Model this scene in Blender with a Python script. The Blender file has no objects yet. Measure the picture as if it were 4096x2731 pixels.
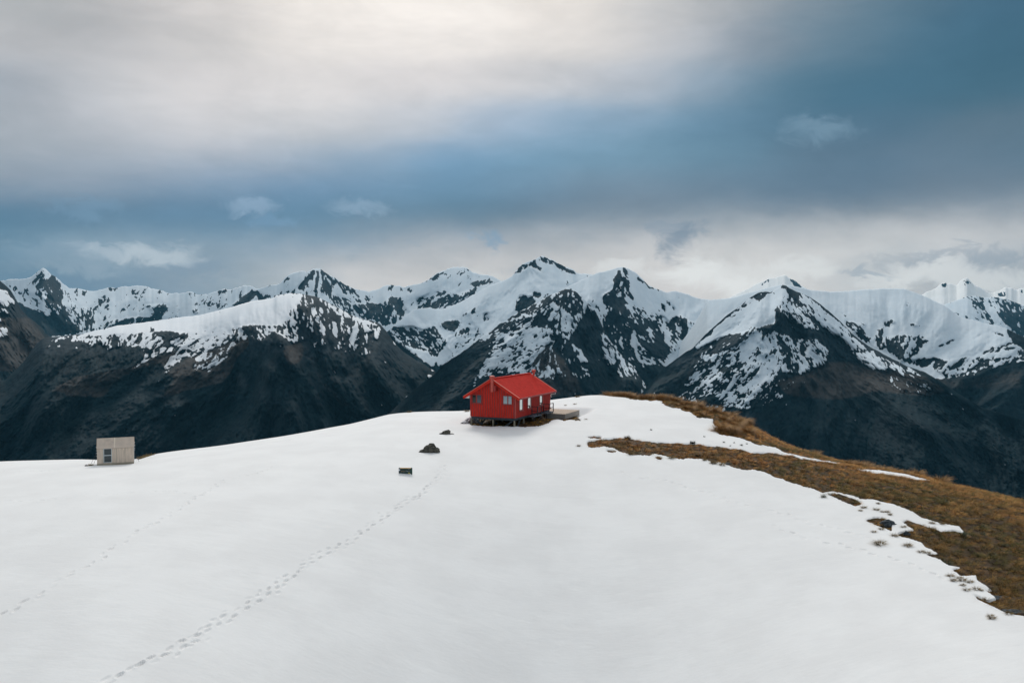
import bpy, bmesh, math, random
import numpy as np
from mathutils import Vector, Matrix
R = math.radians
sc = bpy.context.scene
C = sc.collection
rng = np.random.default_rng(7)
random.seed(5)

# ------------------------------------------------------------------ camera
FPX = 3400.0                     # focal length in pixels of the 4096 px photograph
PITCH = math.atan(80.5/FPX)
cam_d = bpy.data.cameras.new('camera'); cam = bpy.data.objects.new('camera', cam_d); C.objects.link(cam)
cam_d.sensor_width = 36.0; cam_d.lens = FPX/4096*36.0
cam_d.clip_start = 0.5; cam_d.clip_end = 90000
cam.location = (0, 0, 0); cam.rotation_euler = (R(90)-PITCH, 0, 0)
sc.camera = cam

def ray(nx, ny):
    """photo pixel -> (tan azimuth a, tan depression T)"""
    nx = np.asarray(nx, float); ny = np.asarray(ny, float)
    xc = (nx-2048)/FPX; yc = -(ny-1365.5)/FPX
    dy = math.cos(PITCH)+yc*math.sin(PITCH); dz = -math.sin(PITCH)+yc*math.cos(PITCH)
    return xc/dy, -dz/dy
def proj(a, T):
    """inverse of ray"""
    a = np.asarray(a, float); T = np.asarray(T, float)
    f = math.cos(PITCH)+T*math.sin(PITCH); u = math.sin(PITCH)-T*math.cos(PITCH)
    return 2048+FPX*a/f, 1365.5-FPX*u/f

# ------------------------------------------------------------------ light
SUN_EL, SUN_AZ = 39.0, -8.0      # azimuth from the view direction, + to the right
sun_d = bpy.data.lights.new('sun', 'SUN'); sun = bpy.data.objects.new('sun', sun_d); C.objects.link(sun)
sun_d.energy = 1.5; sun_d.angle = R(16); sun_d.color = (1.0, 0.97, 0.93)
sdir = Vector((math.sin(R(SUN_AZ))*math.cos(R(SUN_EL)), math.cos(R(SUN_AZ))*math.cos(R(SUN_EL)), math.sin(R(SUN_EL))))
sun.rotation_euler = (-sdir).to_track_quat('-Z', 'Y').to_euler()
vs = sc.view_settings; vs.view_transform = 'Standard'; vs.look = 'None'; vs.gamma = 1; vs.exposure = 0.19
sc.cycles.max_bounces = 6; sc.cycles.volume_bounces = 0
sc.cycles.volume_step_rate = 4

def lin(c):
    return tuple(((v/255)/12.92 if v/255 <= 0.04045 else ((v/255+0.055)/1.055)**2.4) for v in c)

class NT:
    def __init__(s, tree): s.t = tree
    def n(s, typ, **kw):
        nd = s.t.nodes.new(typ)
        for k, v in kw.items(): setattr(nd, k, v)
        return nd
    def put(s, sock, v):
        if isinstance(v, bpy.types.NodeSocket): s.t.links.new(v, sock)
        elif v is not None: sock.default_value = v
    def math(s, op, a, b=None, c=None, clamp=False):
        nd = s.n('ShaderNodeMath', operation=op, use_clamp=clamp)
        s.put(nd.inputs[0], a); s.put(nd.inputs[1], b)
        if c is not None: s.put(nd.inputs[2], c)
        return nd.outputs[0]
    def vec(s, op, a, b=None, scale=None):
        nd = s.n('ShaderNodeVectorMath', operation=op)
        s.put(nd.inputs[0], a)
        if b is not None: s.put(nd.inputs[1], b)
        if scale is not None: s.put(nd.inputs['Scale'], scale)
        return nd.outputs['Value'] if op in ('DOT_PRODUCT', 'LENGTH') else nd.outputs[0]
    def mix(s, f, a, b):
        nd = s.n('ShaderNodeMix', data_type='RGBA')
        s.put(nd.inputs[0], f); s.put(nd.inputs[6], a); s.put(nd.inputs[7], b)
        return nd.outputs[2]
    def step(s, v, lo, hi, a=0.0, b=1.0):
        nd = s.n('ShaderNodeMapRange', interpolation_type='SMOOTHSTEP')
        s.put(nd.inputs[0], v); nd.inputs[1].default_value = lo; nd.inputs[2].default_value = hi
        nd.inputs[3].default_value = a; nd.inputs[4].default_value = b
        return nd.outputs[0]
    def noise(s, v, scale, detail=4, rough=0.55, dist=0.0, out='Fac'):
        nd = s.n('ShaderNodeTexNoise'); s.put(nd.inputs['Vector'], v)
        nd.inputs['Scale'].default_value = scale; nd.inputs['Detail'].default_value = detail
        nd.inputs['Roughness'].default_value = rough; nd.inputs['Distortion'].default_value = dist
        return nd.outputs[out]

# ------------------------------------------------------------------ sky
world = bpy.data.worlds.new('World'); sc.world = world; world.use_nodes = True
wt = world.node_tree; wt.nodes.clear(); W = NT(wt)
SKY = [  # photo position, colour the clouds have there
 (87,35,(173,170,167)),(435,35,(186,179,175)),(784,35,(216,207,200)),(1219,35,(239,229,219)),(1742,35,(247,237,227)),(2264,35,(229,219,209)),(2612,35,(196,191,187)),(2961,35,(158,158,159)),(3309,35,(120,130,138)),(3657,35,(86,108,122)),
 (4005,35,(59,89,109)),(87,174,(193,187,184)),(435,174,(183,177,174)),(784,174,(206,198,192)),(1219,174,(235,225,216)),(1742,174,(239,229,220)),(2264,174,(219,210,202)),(2612,174,(191,187,186)),(2961,174,(144,148,155)),(3309,174,(100,119,132)),
 (3657,174,(67,96,114)),(4005,174,(55,85,102)),(87,348,(161,160,163)),(435,348,(201,195,192)),(784,348,(213,204,199)),(1219,348,(223,214,208)),(1742,348,(217,208,203)),(2090,348,(206,200,197)),(2438,348,(181,181,185)),(2786,348,(141,154,167)),
 (3135,348,(81,108,125)),(3483,348,(59,89,107)),(4005,348,(57,85,100)),(87,505,(166,164,165)),(435,505,(196,191,191)),(784,505,(213,205,201)),(1219,505,(208,202,199)),(1654,505,(196,193,194)),(2003,505,(166,177,192)),(2351,505,(136,156,175)),
 (2786,505,(100,127,147)),(3048,505,(81,105,123)),(3483,505,(69,89,105)),(4005,505,(86,96,105)),(87,627,(173,170,171)),(435,627,(183,180,182)),(784,627,(186,183,186)),(1132,627,(181,181,186)),(1480,627,(151,164,180)),(1829,627,(115,146,174)),
 (2177,627,(120,149,171)),(2525,627,(110,137,155)),(2873,627,(92,114,129)),(3309,627,(88,98,111)),(3831,627,(88,96,107)),(87,731,(143,143,150)),(435,731,(134,139,152)),(784,731,(119,135,156)),(1132,731,(114,135,161)),(1393,731,(110,135,161)),
 (1829,731,(103,130,154)),(2177,731,(107,128,147)),(2525,731,(119,128,140)),(2961,731,(95,106,119)),(3396,731,(89,97,110)),(3831,731,(100,102,109)),(87,836,(64,90,113)),(348,836,(90,113,133)),(697,836,(79,106,131)),(1132,836,(90,119,144)),
 (1480,836,(99,122,142)),(1916,836,(85,108,126)),(2264,836,(97,108,122)),(2699,836,(110,115,124)),(3135,836,(92,100,113)),(3570,836,(98,102,111)),(4005,836,(129,129,133)),(87,923,(59,88,112)),(435,923,(75,101,127)),(871,923,(87,113,136)),
 (1306,923,(87,113,134)),(1654,923,(101,116,131)),(2003,923,(84,101,118)),(2351,923,(120,127,136)),(2612,923,(138,140,145)),(2961,923,(161,159,158)),(3396,923,(175,171,169)),(3831,923,(189,184,181)),(52,984,(111,133,148)),(435,984,(161,172,179)),
 (871,984,(141,153,164)),(1219,984,(136,148,161)),(1567,984,(173,170,170)),(1916,984,(197,189,184)),(2264,984,(207,199,193)),(2525,984,(210,201,194)),(2961,984,(220,212,205)),(3396,984,(230,222,214)),(3831,984,(224,215,207)),(52,1062,(89,113,135)),
 (348,1062,(106,126,144)),(575,1062,(151,160,168)),(784,1062,(131,142,154)),(1132,1062,(171,173,176)),(1480,1062,(194,187,183)),(1742,1062,(202,195,190)),(2438,1062,(207,199,193)),(2873,1062,(214,207,200)),(3222,1062,(202,196,192)),(3570,1062,(181,182,182)),
 (3918,1062,(166,168,172)),(348,1132,(96,120,141)),(697,1132,(111,126,144)),(1045,1132,(151,158,164)),(1480,1132,(207,199,194)),(2699,1132,(207,199,195)),(3048,1132,(207,201,196)),(3570,1132,(192,188,186)),(4005,1132,(166,168,172)),(1400,-420,(252,250,247)),
 (2300,-450,(232,232,230)),(500,-420,(205,207,209)),(3300,-420,(110,130,148)),(4300,-300,(64,96,120)),(-500,300,(150,158,168)),(-500,900,(80,108,132)),(4800,300,(60,90,112)),(4800,900,(140,146,154)),
]
tc = W.n('ShaderNodeTexCoord'); gen = tc.outputs['Generated']
sep = W.n('ShaderNodeSeparateXYZ'); wt.links.new(gen, sep.inputs[0])
# warp the direction a little with cloud-shaped noise, stretched along the horizon
sv = W.vec('MULTIPLY', gen, (1.0, 1.0, 3.2))
w1 = W.noise(sv, 3.0, 5, 0.55, 0.3, 'Color')
w2 = W.noise(W.vec('MULTIPLY', gen, (1.0, 1.0, 1.8)), 14.0, 6, 0.6, 0.4, 'Color')
az = W.math('ARCTAN2', sep.outputs[0], sep.outputs[1])
el = W.math('ARCSINE', sep.outputs[2])
cmb = W.n('ShaderNodeCombineXYZ'); wt.links.new(az, cmb.inputs[0]); wt.links.new(el, cmb.inputs[1])
S_AZ, S_EL = 9.2, 26.0
pos = W.vec('MULTIPLY', cmb.outputs[0], (S_AZ, S_EL, 0))
d1 = W.vec('MULTIPLY', W.vec('SUBTRACT', w1, (0.5, 0.5, 0.5)), (1.5, 0.8, 0))
low = W.step(el, 0.02, 0.16, 1.0, 0.25)
d2 = W.vec('SCALE', W.vec('MULTIPLY', W.vec('SUBTRACT', w2, (0.5, 0.5, 0.5)), (1.1, 1.3, 0)), None, low)
pos = W.vec('ADD', W.vec('ADD', pos, d1), d2)
accC = None; accW = None
for nx, ny, c in SKY:
    a, T = ray(nx, ny)
    azv = math.atan(float(a)); elv = math.atan(-float(T)/math.hypot(1, float(a)))
    q = W.vec('SUBTRACT', pos, (azv*S_AZ, elv*S_EL, 0))
    wgt = W.math('POWER', 0.07, W.vec('DOT_PRODUCT', q, q))
    col = W.vec('SCALE', lin(c), None, wgt)
    accC = col if accC is None else W.vec('ADD', accC, col)
    accW = wgt if accW is None else W.math('ADD', accW, wgt)
# unseen part of the sky: bright overhead and ahead, slate blue behind
up = W.step(sep.outputs[2], -0.05, 0.85)
front = W.step(sep.outputs[1], -0.55, 0.6)
back_c = W.mix(up, (0.19, 0.245, 0.30, 1), (0.46, 0.50, 0.54, 1))
front_c = W.mix(up, (0.42, 0.50, 0.58, 1), (0.74, 0.74, 0.73, 1))
rest = W.mix(front, back_c, front_c)
eps = 3e-4
accC = W.vec('ADD', accC, W.vec('SCALE', rest, None, eps))
accW = W.math('ADD', accW, eps)
cloud = W.vec('SCALE', accC, None, W.math('DIVIDE', 1.0, accW))
# soft mottling of the cloud deck
m1 = W.noise(W.vec('MULTIPLY', gen, (1, 1, 2.6)), 7.0, 6, 0.6, 0.5)
cloud = W.vec('SCALE', cloud, None, W.step(m1, 0.25, 0.75, 0.91, 1.08))
m2 = W.noise(W.vec('MULTIPLY', gen, (1, 1, 3.6)), 8.0, 8, 0.62, 0.5)
cloud = W.vec('SCALE', cloud, None, W.step(m2, 0.25, 0.75, 0.95, 1.05))
# small separate puffs: (photo x, y, half width, half height, colour, strength)
PUFFS = [(2480,1075,130,40,(228,225,220),.7),(2800,1085,150,55,(238,236,231),.85),(2960,1150,130,40,(236,234,230),.9),(3180,1075,140,40,(226,224,219),.8),(3560,1120,120,36,(226,224,220),.85),(3720,1085,130,42,(234,232,228),.9),(3890,1110,120,40,(226,224,220),.85),(4040,1130,100,30,(214,213,210),.8),(2280,1150,120,40,(226,223,219),.6),(1900,1110,120,34,(218,215,210),.6),(470,1010,150,34,(190,196,202),.6),(680,1040,90,30,(180,187,193),.5),
         (1010,822,95,34,(160,176,196),.6),(1100,880,110,24,(128,158,190),.35),(1440,828,110,34,(154,170,188),.6),(3270,525,120,48,(128,150,166),.62),(330,838,110,36,(120,144,168),.5),
         (2720,955,80,62,(104,114,130),.9),(2635,905,50,30,(120,128,142),.5),(1990,958,56,26,(118,142,166),.75),(1640,968,40,12,(150,156,164),.4),(1900,945,36,9,(140,158,178),.5),
         (620,1020,140,46,(200,204,206),.55),(250,1060,200,30,(160,170,180),.35),(780,1080,150,40,(118,132,150),.55),(300,1130,260,40,(98,118,140),.6),(180,1000,160,30,(150,162,174),.35),
         (3050,1110,180,60,(228,224,219),.7),(3700,1080,170,42,(212,209,205),.65),(3920,1105,170,42,(205,203,200),.6),(3480,1140,150,30,(200,198,196),.5),(3850,1010,300,20,(136,142,152),.5),(2080,1085,60,22,(176,176,180),.5),(3480,1085,130,20,(140,150,162),.6)]
pz = W.vec('MULTIPLY', cmb.outputs[0], (10.0, 10.0, 0))
n3 = W.noise(W.vec('MULTIPLY', gen, (1, 1, 1.6)), 26.0, 8, 0.62, 0.6, 'Color')
pz = W.vec('ADD', pz, W.vec('MULTIPLY', W.vec('SUBTRACT', n3, (0.5, 0.5, 0.5)), (0.85, 0.62, 0)))
for nx, ny, hw, hh, c, s_ in PUFFS:
    a, T = ray(nx, ny)
    azv = math.atan(float(a)); elv = math.atan(-float(T)/math.hypot(1, float(a)))
    q = W.vec('MULTIPLY', W.vec('SUBTRACT', pz, (azv*10, elv*10, 0)), (FPX/hw/10, FPX/hh/10, 0))
    k = W.step(W.vec('LENGTH', q), 0.25, 1.45, s_*.8, 0.0)
    cloud = W.mix(k, cloud, lin(c)+(1,))
ns = W.n('ShaderNodeTexSky', sky_type='NISHITA', sun_disc=False)
ns.sun_elevation = R(SUN_EL); ns.sun_rotation = R(SUN_AZ); ns.altitude = 1500
nsk = W.vec('SCALE', ns.outputs[0], None, 0.08)
final = W.mix(0.04, cloud, nsk)
bg = W.n('ShaderNodeBackground'); wt.links.new(final, bg.inputs[0]); bg.inputs[1].default_value = 1.0
wo = W.n('ShaderNodeOutputWorld'); wt.links.new(bg.outputs[0], wo.inputs[0])
world.cycles.sampling_method = 'MANUAL'; world.cycles.sample_map_resolution = 512

# ------------------------------------------------------------------ helpers
def tag(o, label=None, cat=None, group=None, kind=None):
    if label: o['label'] = label
    if cat: o['category'] = cat
    if group: o['group'] = group
    if kind: o['kind'] = kind
    return o
def link_mesh(name, me, mat=None, parent=None):
    o = bpy.data.objects.new(name, me); C.objects.link(o)
    if mat: me.materials.append(mat)
    if parent: o.parent = parent
    return o
def np_mesh(name, verts, faces, smooth=False):
    me = bpy.data.meshes.new(name)
    verts = np.ascontiguousarray(verts, dtype=np.float32); faces = np.ascontiguousarray(faces, dtype=np.int32)
    n, k = faces.shape
    me.vertices.add(len(verts)); me.vertices.foreach_set('co', verts.ravel())
    me.loops.add(n*k); me.loops.foreach_set('vertex_index', faces.ravel())
    me.polygons.add(n); me.polygons.foreach_set('loop_start', np.arange(0, n*k, k, dtype=np.int32))
    me.polygons.foreach_set('loop_total', np.full(n, k, dtype=np.int32))
    me.polygons.foreach_set('use_smooth', np.full(n, smooth, dtype=bool))
    me.update(); me.validate()
    return me
def fattr(me, name, vals):
    at = me.attributes.new(name, 'FLOAT', 'POINT'); at.data.foreach_set('value', np.ascontiguousarray(vals, dtype=np.float32).ravel())
def cattr(me, name, cols):
    at = me.attributes.new(name, 'FLOAT_COLOR', 'POINT')
    c4 = np.ones((len(cols), 4), np.float32); c4[:, :3] = cols
    at.data.foreach_set('color', c4.ravel())
def grid_faces(nr, ncol):
    i = np.arange(nr*ncol).reshape(nr, ncol)
    return np.stack([i[:-1, :-1], i[:-1, 1:], i[1:, 1:], i[1:, :-1]], -1).reshape(-1, 4)
def empty(name, loc, rz=0):
    o = bpy.data.objects.new(name, None); C.objects.link(o); o.location = loc; o.rotation_euler = (0, 0, rz)
    o.empty_display_size = 0.3
    return o
class MB:
    """collects simple solids, then links them as one mesh"""
    def __init__(s): s.bm = bmesh.new()
    def hexa(s, p):       # 8 points: bottom 4 then top 4, same winding
        v = [s.bm.verts.new(q) for q in p]
        for f in ((3,2,1,0),(4,5,6,7),(0,1,5,4),(1,2,6,5),(2,3,7,6),(3,0,4,7)): s.bm.faces.new([v[i] for i in f])
        return s
    def box(s, x0, x1, y0, y1, z0, z1):
        return s.hexa([(x0,y0,z0),(x1,y0,z0),(x1,y1,z0),(x0,y1,z0),(x0,y0,z1),(x1,y0,z1),(x1,y1,z1),(x0,y1,z1)])
    def bar(s, a, b, w, h=None, up=(0,0,1)):
        a = Vector(a); b = Vector(b); h = h or w
        d = (b-a).normalized(); u = Vector(up)
        if abs(d.dot(u)) > 0.98: u = Vector((0, 1, 0))
        x = d.cross(u).normalized()*w/2; y = x.cross(d).normalized()*h/2
        return s.hexa([a-x-y, a+x-y, a+x+y, a-x+y, b-x-y, b+x-y, b+x+y, b-x+y])
    def cyl(s, a, b, r0, r1=None, n=12):
        a = Vector(a); b = Vector(b); r1 = r0 if r1 is None else r1
        d = (b-a).normalized(); u = Vector((0,0,1)) if abs(d.z) < 0.9 else Vector((1,0,0))
        x = d.cross(u).normalized(); y = d.cross(x)
        A = [s.bm.verts.new(a+(x*math.cos(t)+y*math.sin(t))*r0) for t in [2*math.pi*i/n for i in range(n)]]
        B = [s.bm.verts.new(b+(x*math.cos(t)+y*math.sin(t))*r1) for t in [2*math.pi*i/n for i in range(n)]]
        for i in range(n):
            j = (i+1) % n; s.bm.faces.new((A[i], A[j], B[j], B[i]))
        s.bm.faces.new(A[::-1]); s.bm.faces.new(B)
        return s
    def poly(s, pts, thick):   # extruded polygon
        t = Vector(thick); A = [s.bm.verts.new(p) for p in pts]; B = [s.bm.verts.new(Vector(p)+t) for p in pts]
        s.bm.faces.new(A[::-1]); s.bm.faces.new(B)
        for i in range(len(pts)):
            j = (i+1) % len(pts); s.bm.faces.new((A[i], A[j], B[j], B[i]))
        return s
    def build(s, name, mat, parent=None, bevel=0):
        bmesh.ops.recalc_face_normals(s.bm, faces=s.bm.faces)
        me = bpy.data.meshes.new(name); s.bm.to_mesh(me); s.bm.free()
        o = link_mesh(name, me, mat, parent)
        if bevel:
            m = o.modifiers.new('b', 'BEVEL'); m.width = bevel; m.segments = 1; m.limit_method = 'ANGLE'
        return o

def gauss1(v, s):
    k = int(3*s)+1; x = np.arange(-k, k+1); w = np.exp(-x*x/(2*s*s)); w /= w.sum()
    return np.convolve(np.pad(v, k, mode='edge'), w, 'valid')
def blur(img, s):
    k = int(3*s)+1; x = np.arange(-k, k+1); w = np.exp(-x*x/(2*s*s)); w /= w.sum()
    p = np.pad(img, ((k, k), (0, 0)), mode='edge'); img = sum(w[i]*p[i:i+img.shape[0]] for i in range(2*k+1))
    p = np.pad(img, ((0, 0), (k, k)), mode='edge'); return sum(w[i]*p[:, i:i+img.shape[1]] for i in range(2*k+1))
def bilin(img, x, y):
    h, w = img.shape
    x = np.clip(x, 0, w-1.001); y = np.clip(y, 0, h-1.001)
    xi = x.astype(int); yi = y.astype(int); fx = x-xi; fy = y-yi
    return (img[yi, xi]*(1-fx)+img[yi, xi+1]*fx)*(1-fy)+(img[yi+1, xi]*(1-fx)+img[yi+1, xi+1]*fx)*fy
def vnoise(x, y, seed=0):
    xi = np.floor(x).astype(np.int64); yi = np.floor(y).astype(np.int64); fx = x-xi; fy = y-yi
    fx = fx*fx*(3-2*fx); fy = fy*fy*(3-2*fy)
    def h(i, j):
        n = (i*374761393+j*668265263+seed*1442695041) & 0xffffffff
        n = ((n ^ (n >> 13))*1274126177) & 0xffffffff
        return ((n ^ (n >> 16)) & 0xffff)/65535.0
    return (h(xi, yi)*(1-fx)+h(xi+1, yi)*fx)*(1-fy)+(h(xi, yi+1)*(1-fx)+h(xi+1, yi+1)*fx)*fy
def fbm(x, y, seed=0, oct=4, g=0.5):
    s = 0; a = 1; t = 0
    for o in range(oct):
        s = s+a*vnoise(x*2**o+17.3*o, y*2**o+5.1*o, seed+o); t += a; a *= g
    return s/t

# panels the outlines were measured in: name -> (x0, y0, scale)
PAN = {'k0': (0, 980, 2.138), 'k1': (1000, 980, 2.138), 'k2': (2000, 980, 2.138), 'k3': (3000, 980, 2.146),
       'm0': (0, 1050, 3.36), 'm1': (700, 1100, 3.36), 'p': (2250, 1520, 2.352), 'q': (2400, 1550, 3.92),
       'r': (3000, 1750, 1.96), 'z': (1820, 1440, 4.3556), 's': (340, 1700, 7.127), 'b': (1540, 1680, 6.27),
       't': (300, 2000, 1.568), 'u': (0, 1700, 1.96), 'v': (3400, 1950, 2.851), 'n': (0, 0, 1)}
def PT(s):
    """'k0 x,y x,y k1 x,y' -> photo pixels"""
    out = []; p = PAN['n']
    for w in s.split():
        if w in PAN: p = PAN[w]
        else:
            x, y = w.split(','); out.append((p[0]+float(x)/p[2], p[1]+float(y)/p[2]))
    return out
def fill(img, pts, val, x0, y0, step):
    """paint a polygon (photo px) into img whose pixel (i,j) sits at x0+j*step, y0+i*step"""
    P = (np.array(pts)-(x0, y0))/step
    i0, i1 = max(0, int(P[:, 1].min())-1), min(img.shape[0], int(P[:, 1].max())+2)
    j0, j1 = max(0, int(P[:, 0].min())-1), min(img.shape[1], int(P[:, 0].max())+2)
    if i0 >= i1 or j0 >= j1: return
    yy, xx = np.mgrid[i0:i1, j0:j1].astype(float)
    ins = np.zeros(yy.shape, bool)
    for (ax, ay), (bx, by) in zip(P, np.roll(P, -1, 0)):
        if ay == by: continue
        c = ((ay > yy) != (by > yy)) & (xx < (bx-ax)*(yy-ay)/(by-ay)+ax)
        ins ^= c
    img[i0:i1, j0:j1][ins] = val

def mat(name, base=(0.5,0.5,0.5), rough=0.6, metal=0.0, spec=0.5, var=0.0, vscale=5.0, bump=0.0, bscale=20.0, stretch=(1,1,1)):
    m = bpy.data.materials.new(name); m.use_nodes = True; N = NT(m.node_tree)
    b = m.node_tree.nodes['Principled BSDF']
    b.inputs['Roughness'].default_value = rough; b.inputs['Metallic'].default_value = metal
    b.inputs['Specular IOR Level'].default_value = spec
    b.inputs['Base Color'].default_value = tuple(base)+(1,)
    if var or bump:
        tcn = N.n('ShaderNodeTexCoord'); v = N.vec('MULTIPLY', tcn.outputs['Object'], stretch)
    if var:
        f = N.noise(v, vscale, 6, 0.65)
        dark = tuple(x*(1-var) for x in base)+(1,); lite = tuple(min(1, x*(1+var)) for x in base)+(1,)
        N.put(b.inputs['Base Color'], N.mix(N.step(f, 0.3, 0.7), dark, lite))
    if bump:
        f = N.noise(v, bscale, 5, 0.6)
        bn = N.n('ShaderNodeBump'); bn.inputs['Strength'].default_value = bump; bn.inputs['Distance'].default_value = 0.05
        N.put(bn.inputs['Height'], f); N.put(b.inputs['Normal'], bn.outputs[0])
    return m

# ------------------------------------------------------------------ mountains
GS = 2.0                                                     # field grid: one cell = 2 photo px
rf = np.random.default_rng(21)
H_, W_ = 1024, 2048
ky = np.fft.fftfreq(H_)[:, None]; kx = np.fft.rfftfreq(W_)[None, :]
F0 = np.fft.rfft2(rf.standard_normal((H_, W_)))
F1 = np.fft.rfft2(rf.standard_normal((H_, W_)))
DIRS = np.radians([-75, -55, -36, -18, 0, 18, 36, 55, 75])     # lean of the fall line from vertical, + = down to the right
def dfield(F, th, alpha, k0, pw):
    fx, fy = math.sin(th), math.cos(th)                        # flow direction (x right, y down)
    kl = kx*fx+ky*fy; kc = kx*fy-ky*fx
    amp = (kc**2+(alpha*kl)**2+k0**2)**(-pw/2)
    f = np.fft.irfft2(F*amp, s=(H_, W_)); return (f/f.std()).astype(np.float32)
ST_S = [0.90*dfield(F0, t, 2.7, 0.16, 1.9)+0.44*dfield(F1, t, 3.0, 0.045, 1.8) for t in DIRS]        # snow / rock streaks
ST_R = [dfield(F1, t, 3.0, 0.010, 2.6) for t in DIRS]         # relief: ribs and gullies
def sample_dir(stack, x, y, th):
    """x,y in field cells, th lean per point"""
    xi = np.mod(x, W_-1.01); yi = np.mod(y, H_-1.01)
    out = np.zeros_like(x); wsum = np.zeros_like(x)
    pos_ = np.interp(th, DIRS, np.arange(len(DIRS)))
    for i, f in enumerate(stack):
        w = np.clip(1-np.abs(pos_-i), 0, 1)
        m = w > 0
        if m.any():
            out[m] += w[m]*bilin(f, xi[m], yi[m]); wsum[m] += w[m]**2
    return out/np.sqrt(np.maximum(wsum, 1e-6))

def mountain_material(name='mountain_ground', s0=(0.66, 0.735, 0.785, 1), s1=(0.73, 0.79, 0.83, 1)):  # default snow tints have the blue of cloud shade mixed in
    m = bpy.data.materials.new(name); m.use_nodes = True; N = NT(m.node_tree)
    b = m.node_tree.nodes['Principled BSDF']
    at = lambda n: N.n('ShaderNodeAttribute', attribute_name=n).outputs['Fac']
    tcn = N.n('ShaderNodeTexCoord'); ob = tcn.outputs['Object']
    fine = N.noise(ob, 0.03, 5, 0.75)
    q = N.math('ADD', at('snow'), N.math('MULTIPLY', N.math('SUBTRACT', fine, 0.5), 0.30))
    snow = N.step(q, 0.46, 0.54)
    med = N.noise(ob, 0.012, 6, 0.7); crag = N.noise(N.vec('MULTIPLY', ob, (1, 1, 0.3)), 0.03, 5, 0.7)
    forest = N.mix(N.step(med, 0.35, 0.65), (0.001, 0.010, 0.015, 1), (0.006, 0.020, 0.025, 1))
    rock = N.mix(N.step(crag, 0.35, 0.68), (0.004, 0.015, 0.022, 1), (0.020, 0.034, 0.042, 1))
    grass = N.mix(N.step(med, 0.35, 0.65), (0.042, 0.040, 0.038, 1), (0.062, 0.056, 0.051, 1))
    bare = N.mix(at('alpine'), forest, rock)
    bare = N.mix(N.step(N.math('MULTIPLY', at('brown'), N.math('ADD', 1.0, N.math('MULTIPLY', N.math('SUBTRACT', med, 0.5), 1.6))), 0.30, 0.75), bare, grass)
    bare = N.mix(N.math('MULTIPLY', at('scree'), N.step(crag, 0.3, 0.7)), bare, (0.11, 0.12, 0.125, 1))
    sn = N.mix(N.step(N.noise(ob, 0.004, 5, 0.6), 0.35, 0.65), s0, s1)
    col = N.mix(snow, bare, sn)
    N.put(b.inputs['Base Color'], col); b.inputs['Roughness'].default_value = 0.85; b.inputs['Specular IOR Level'].default_value = 0.1
    bn = N.n('ShaderNodeBump'); bn.inputs['Strength'].default_value = 0.45; bn.inputs['Distance'].default_value = 12.0
    N.put(bn.inputs['Height'], N.math('MULTIPLY', crag, N.math('SUBTRACT', 1.0, N.math('MULTIPLY', snow, 0.8))))
    N.put(b.inputs['Normal'], bn.outputs[0])
    return m
MT = mountain_material(); MT_NEAR_LIT = mountain_material('sunlit_near_ground', (0.79, 0.82, 0.845, 1), (0.86, 0.875, 0.89, 1)); MT_FAR_LIT = mountain_material('sunlit_far_ground', (0.93, 0.92, 0.89, 1), (0.97, 0.96, 0.94, 1))  # near and far copies: sunlight painted in as whiter snow

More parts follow.
